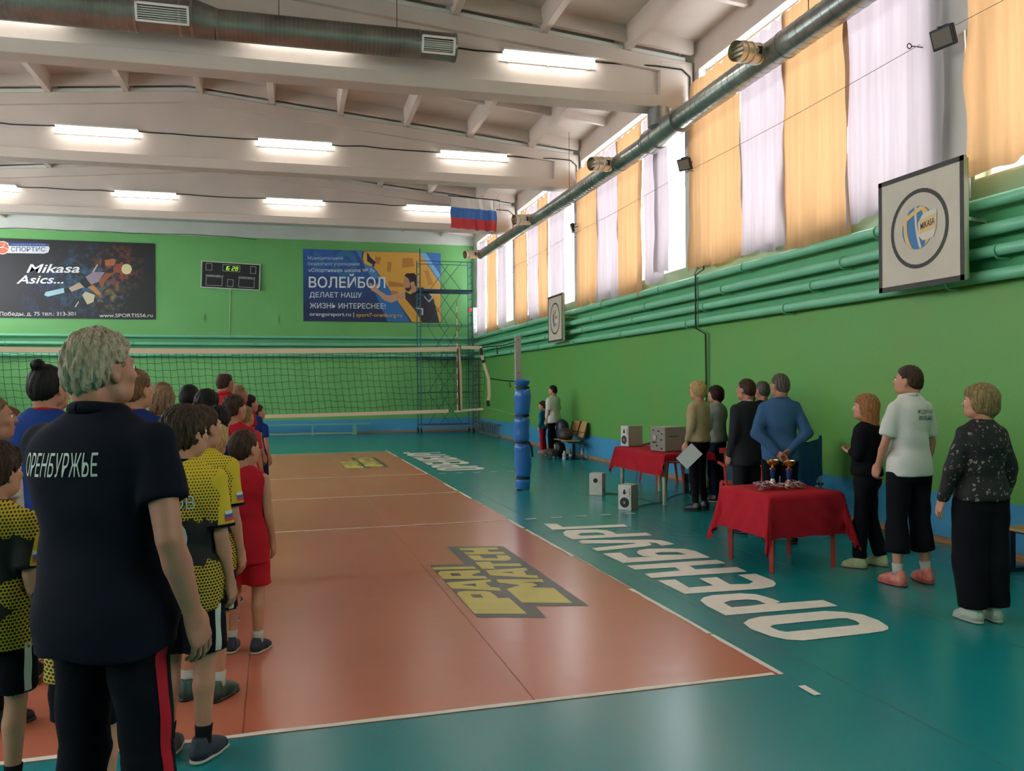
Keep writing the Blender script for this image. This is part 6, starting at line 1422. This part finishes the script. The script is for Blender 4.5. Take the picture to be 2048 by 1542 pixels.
t, sh, sc = yellow('second boy in a yellow dotted jersey, half hidden behind the first one with brown hair', (-3.33, .56, 0), -24, 1.65, 4.7, yaw=-22, hair='short', seed=4, sockm=SOCK, shoem=M('dark_green_shoe', '16201f', .5, var=.3, vscale=12, col2='2f5a50'), solem=BLACK)
t, sh, sc = yellow('boy in a yellow dotted jersey at the bottom left corner with a black wristband', (-4.075, -.40, 0), -22, 1.52, 3.6, yaw=-10, hair='mop', seed=6)
W_ = np.array([.212, .05, .88]); E_ = np.array([.208, -.025, 1.12]); q0 = W_+(E_-W_)*.12; q1 = W_+(E_-W_)*.42; fx = np.array([.6+.4*.93, 1, 1])
a = MB(); a.tube([tuple(q0*fx*sc), tuple(q1*fx*sc)], [.034*sc, .037*sc], 14); a.build('wristband', BLK, t, smooth=True, local=True)
yellow('boy in a yellow dotted jersey almost hidden behind the tall grey haired man', (-3.64, -.76, 0), -17, 1.42, 3.45, seed=7, sockm=GRYSOCK, hairc='black')
# ------------------------------------------------------------------ the rest of the left line-up
G_ = 'boys lined up beyond the tall man'
def boy(label, loc, H, d, rot=-20, **k):
    a = dict(topm=NAVJ, bot='shorts', botm=NAVT_, loose=.028, shoem=SHN, solem=SOLW, sockm=SOCK, wide=.92, shirt_hem=.78); a.update(k); return person(label, loc, rot, H, d, **a)
NAVT_ = cloth('navy_shorts', '16203f')
boy('boy with dark brown hair in a red sleeveless top right of the yellow jerseys', (-3.15, 1.36, 0), 1.47, 5.5, yaw=-22, hair='short', hairc='brown', top='tank', topm=REDJ, botm=REDJ, loose=.03, seed=11, shirt_hem=.72)
boy('small fair blond child with a bowl cut behind the two yellow jersey boys', (-3.40, 2.05, 0), 1.48, 6.1, hair='bob', hairc='blond', topm=REDJ, seed=12)
boy('boy with jet black round hair behind the fair blond child', (-3.42, 2.62, 0), 1.60, 6.6, hair='mop', hairc='black', topm=NAVJ, seed=13)
boy('tall boy with thick black hair left of the cropped brown profile', (-3.55, 3.12, 0), 1.73, 7.1, hair='mop', hairc='black', topm=REDJ, seed=14)
boy('boy with cropped brown hair in profile, right of the thick black hair', (-3.36, 3.66, 0), 1.68, 7.7, rot=-30, yaw=-18, hair='crop', hairc='brown', topm=REDJ, seed=15)
boy('blond boy in a red and navy jersey near the right end of the line', (-3.36, 5.5, 0), 1.54, 9.5, rot=-28, yaw=-8, hair='short', hairc='dblond', topm=RB, botm=REDJ, seed=16)
boy('black haired boy in a blue jersey, in profile near the end of the line', (-3.40, 7.42, 0), 1.65, 11.3, rot=-40, yaw=-20, hair='short', hairc='black', topm=BLUJ, botm=NAVT_, seed=17)
boy('smallest brown haired boy in a blue jersey at the very end of the line', (-3.33, 8.13, 0), 1.51, 12., rot=-40, yaw=-25, hair='short', hairc='brown', topm=BLUJ, seed=18)
person('balding man with dark hair in a red polo rising above the boys', (-3.62, 6.08, 0), -30, 1.94, 9.95, yaw=-10, hair='bald', hairc='brown', skin=SKIN2, top='polo', topm=REDJ, bot='pants', botm=BLKT, wide=1.08, jowl=1, shoem=SHB, seed=19)
person('man with cropped fair hair and red polo right behind the balding man', (-3.50, 6.75, 0), -38, 1.79, 10.6, yaw=-22, hair='buzz', hairc='short', skin=SKIN2, top='polo', topm=REDJ, bot='pants', botm=BLKT, wide=1.05, jowl=1, shoem=SHB, seed=20)
boy('black haired boy with glasses behind the boy with cropped fair hair', (-3.83, 4.43, 0), 1.78, 8.3, yaw=-12, hair='short', hairc='black', topm=NAVJ, wide=1, seed=21)
boy('boy with very short cropped fair hair seen squarely from behind', (-3.80, 2.38, 0), 1.76, 6.35, rot=-14, yaw=0, hair='crop', hairc='short', topm=NAVJ, wide=1, seed=22)
boy('brown haired boy peeking out behind the boy with very short fair hair', (-3.96, 3.53, 0), 1.80, 7.4, hair='short', hairc='light', topm=NAVJ, wide=1, seed=23)
t, sh, sc = boy('tall light brown haired boy in navy with red collar behind the grey haired man', (-3.80, 1.27, 0), 1.87, 5.3, rot=-22, yaw=-14, hair='short', hairc='light', topm=NAVJ, collar=REDJ, wide=1.02, seed=24)
boy('tall boy with black top knot and red collared blue jersey at the left', (-4.26, 1.10, 0), 1.89, 5.1, rot=-18, yaw=-5, hair='bun', hairc='black', topm=BLUJ, collar=REDJ, wide=1.02, seed=25)
boy('dark haired tall boy just left of the one with the top knot', (-4.44, 1.95, 0), 1.85, 5.7, hair='short', hairc='black', topm=NAVJ, seed=26)
boy('boy with dark brown hair standing against the net, left of the top knot boy', (-4.71, 2.90, 0), 1.75, 6.6, hair='short', hairc='brown', topm=NAVJ, seed=27)
boy('boy whose cropped head shows low behind the blue jersey shoulder', (-4.93, 3.89, 0), 1.68, 7.5, hair='crop', hairc='light', topm=REDJ, seed=28)
person('man with cropped brown hair in profile at the left edge of the photo', (-4.37, .48, 0), -45, 1.725, 4.4, yaw=-22, hair='buzz', hairc='light', skin=SKIN2, top='polo', topm=WHT, bot='pants', botm=BLKT, jowl=1, shoem=SHB, seed=29)
boy('pale faced boy in profile just right of the man at the left edge', (-4.85, 2.4, 0), 1.63, 6., rot=-45, yaw=-25, hair='buzz', hairc='light', topm=NAVJ, seed=30)
boy('boy with dark brown tousled hair, low head at the left beside the blue shoulder', (-4.50, 1.62, 0), 1.54, 5.3, hair='mop', hairc='brown', topm=BLUJ, seed=31)
# ------------------------------------------------------------------ the officials on the right
person('young man in a plain white t-shirt and black trousers by the wall seats', (3.44, 15.42, 0), 38, 1.75, 20.5, yaw=15, hair='short', hairc='black', top='tee', topm=WHT, bot='pants', botm=BLKT, loose=.05, shirt_hem=.80, sleeve=.9, shoem=SHB, solem=SOLW, seed=40)
person('small child in a blue top and red trousers beside the man in the white t-shirt', (3.42, 16.22, 0), 48, 1.34, 21.3, yaw=20, hair='mop', hairc='brown', top='long', topm=TEALS, bot='pants', botm=REDT, shoem=SHR, solem=SOLW, seed=41)
t, sh, sc = person('woman with short blond hair in a beige sweater holding a white sheet', (2.59, 6.09, 0), 32, 1.79, 11.5, yaw=4, hair='bob', hairc='blond', fem=True, top='long', topm=BEIGE, bot='slim', botm=BLKT, loose=.03, shirt_hem=.92, sleeve=1.75, shoem=SHB, seed=42,
    arms={-1: ((.215, -.02, 1.13), (.20, .07, .90)), 1: ((.222, -.025, 1.12), (.225, .05, .88))}, wide=.88)
a = MB(); a.box((-.105, -.0015, -.148), (.105, .0015, .148)); o = a.build('paper_sheet', px('c4c8c8'), None, local=True, org=(2.40, 5.98, .76)); o.rotation_euler = (.0, .78, -.45); tag(o, 'white paper sheet held by the blond woman', 'paper')
person('woman with dark red brown hair in a light grey sweater and jeans, arms folded', (3.25, 6.80, 0), 30, 1.72, 12.4, yaw=10, hair='bob', hairc='red', fem=True, top='long', topm=GREYK, bot='jeans', botm=DENIM, loose=.035, shirt_hem=.90, shoem=SHB, solem=SOLW, seed=43, wide=.9,
    arms={-1: ((.23, .02, 1.15), (.04, .17, 1.14)), 1: ((.23, .02, 1.15), (.06, .19, 1.10))})
person('woman with long dark hair in a black cardigan, mostly hidden behind the one in grey', (3.62, 6.55, 0), 10, 1.68, 12.5, yaw=15, hair='long', hairc='black', fem=True, top='long', topm=BLK, bot='slim', botm=BLKT, shoem=SHB, seed=44, loose=.04)
t, sh, sc = person('man in a charcoal suit with a white shirt collar', (2.32, 4.36, 0), 16, 1.81, 9.7, yaw=14, hair='short', hairc='brown', skin=SKIN2, top='suit', topm=SUIT, bot='suit', botm=SUITT, loose=.032, shirt_hem=.76, wide=1.0, shoem=SHB, seed=45, jowl=.8, collar=WHT)
person('grey haired man in a dark jacket behind the one in the charcoal suit', (3.38, 5.75, 0), 0, 1.785, 11.5, yaw=15, hair='short', hairc='salt', skin=SKIN2, top='suit', topm=BLK, bot='suit', botm=BLKT, loose=.03, shirt_hem=.76, wide=1.0, shoem=SHB, seed=46)
person('man in a blue sweater with both hands clasped behind his back', (2.33, 3.68, 0), -22, 1.86, 9.1, yaw=32, hair='short', hairc='salt', skin=SKIN2, top='long', topm=BLUEK, bot='suit', botm=BLKT, loose=.028, shirt_hem=.84, wide=.86, belly=.3, jowl=1.2, shoem=SHB, seed=47, collar=cloth('grey_shirt_collar', '5e6b7d'),
    arms={-1: ((.265, -.10, 1.13), (.055, -.20, .93)), 1: ((.265, -.10, 1.13), (.045, -.21, .95))}, handfwd={-1: (0, -.3, 1), 1: (0, -.3, 1)}, curl=.75, stance=.12)
person('girl with long ginger hair all in black and pale yellow sneakers', (2.42, 2.37, 0), 36, 1.64, 7.9, yaw=5, wide=.85, hair='long', hairc='ginger', fem=True, top='long', topm=BLK, bot='pants', botm=BLKT, loose=.03, shirt_hem=.93, shoem=SHY, solem=M('coral_sole', 'b98a7c', .5), seed=48,
    arms={-1: ((.19, .03, 1.14), (.05, .135, 1.17)), 1: ((.222, -.025, 1.12), (.225, .05, .88))}, stance=.12, legs={-1: ((-.088, 0, .90), (-.10, .03, .49), (-.11, .04, .085)), 1: ((.088, 0, .9), (.11, -.01, .49), (.13, -.10, .085))})
t, sh, sc = person('tall young man in a white polo with lettering, black trousers and red sneakers', (2.33, 1.70, 0), 3, 1.90, 7.25, yaw=34, hair='short', hairc='brown', top='polo', topm=WHT, bot='capri', botm=BLKT, loose=.027, shirt_hem=.86, sleeve=.8, shoem=SHR, solem=M('red_sole', 'a84a42', .5), sockm=SOCK, seed=49, wide=.8, stance=.14,
    arms={-1: ((.225, .02, 1.13), (.20, .13, .93)), 1: ((.222, -.025, 1.12), (.225, .05, .88))}, curl=.95)
LET = M('dark_blue_print', '27405a', .6)
onback(t, sh, 'ФЕДЕРАЦИЯ', -.05, 1.48, .05, LET, width=.2, bold=.0012, height_scale=.9); onback(t, sh, 'ВОЛЕЙБОЛА', -.038, 1.425, .055, LET, width=.2, bold=.0015, height_scale=.9)
person('woman with short blond hair in a black floral blouse and film overshoes at the right', (2.02, .60, 0), -6, 1.73, 6.07, yaw=34, hair='bob', hairc='dblond', fem=True, top='long', topm=FLOR, bot='wide', botm=BLKT, loose=.03, shirt_hem=.90, wide=.86, belly=.6, shoem=SHC, solem=SHC, seed=50, stance=.085,
    arms={-1: ((.25, -.01, 1.13), (.285, .06, .90)), 1: ((.235, -.025, 1.12), (.235, .05, .88))}, curl=.4)
print('script seconds', round(time.time()-T00, 1))
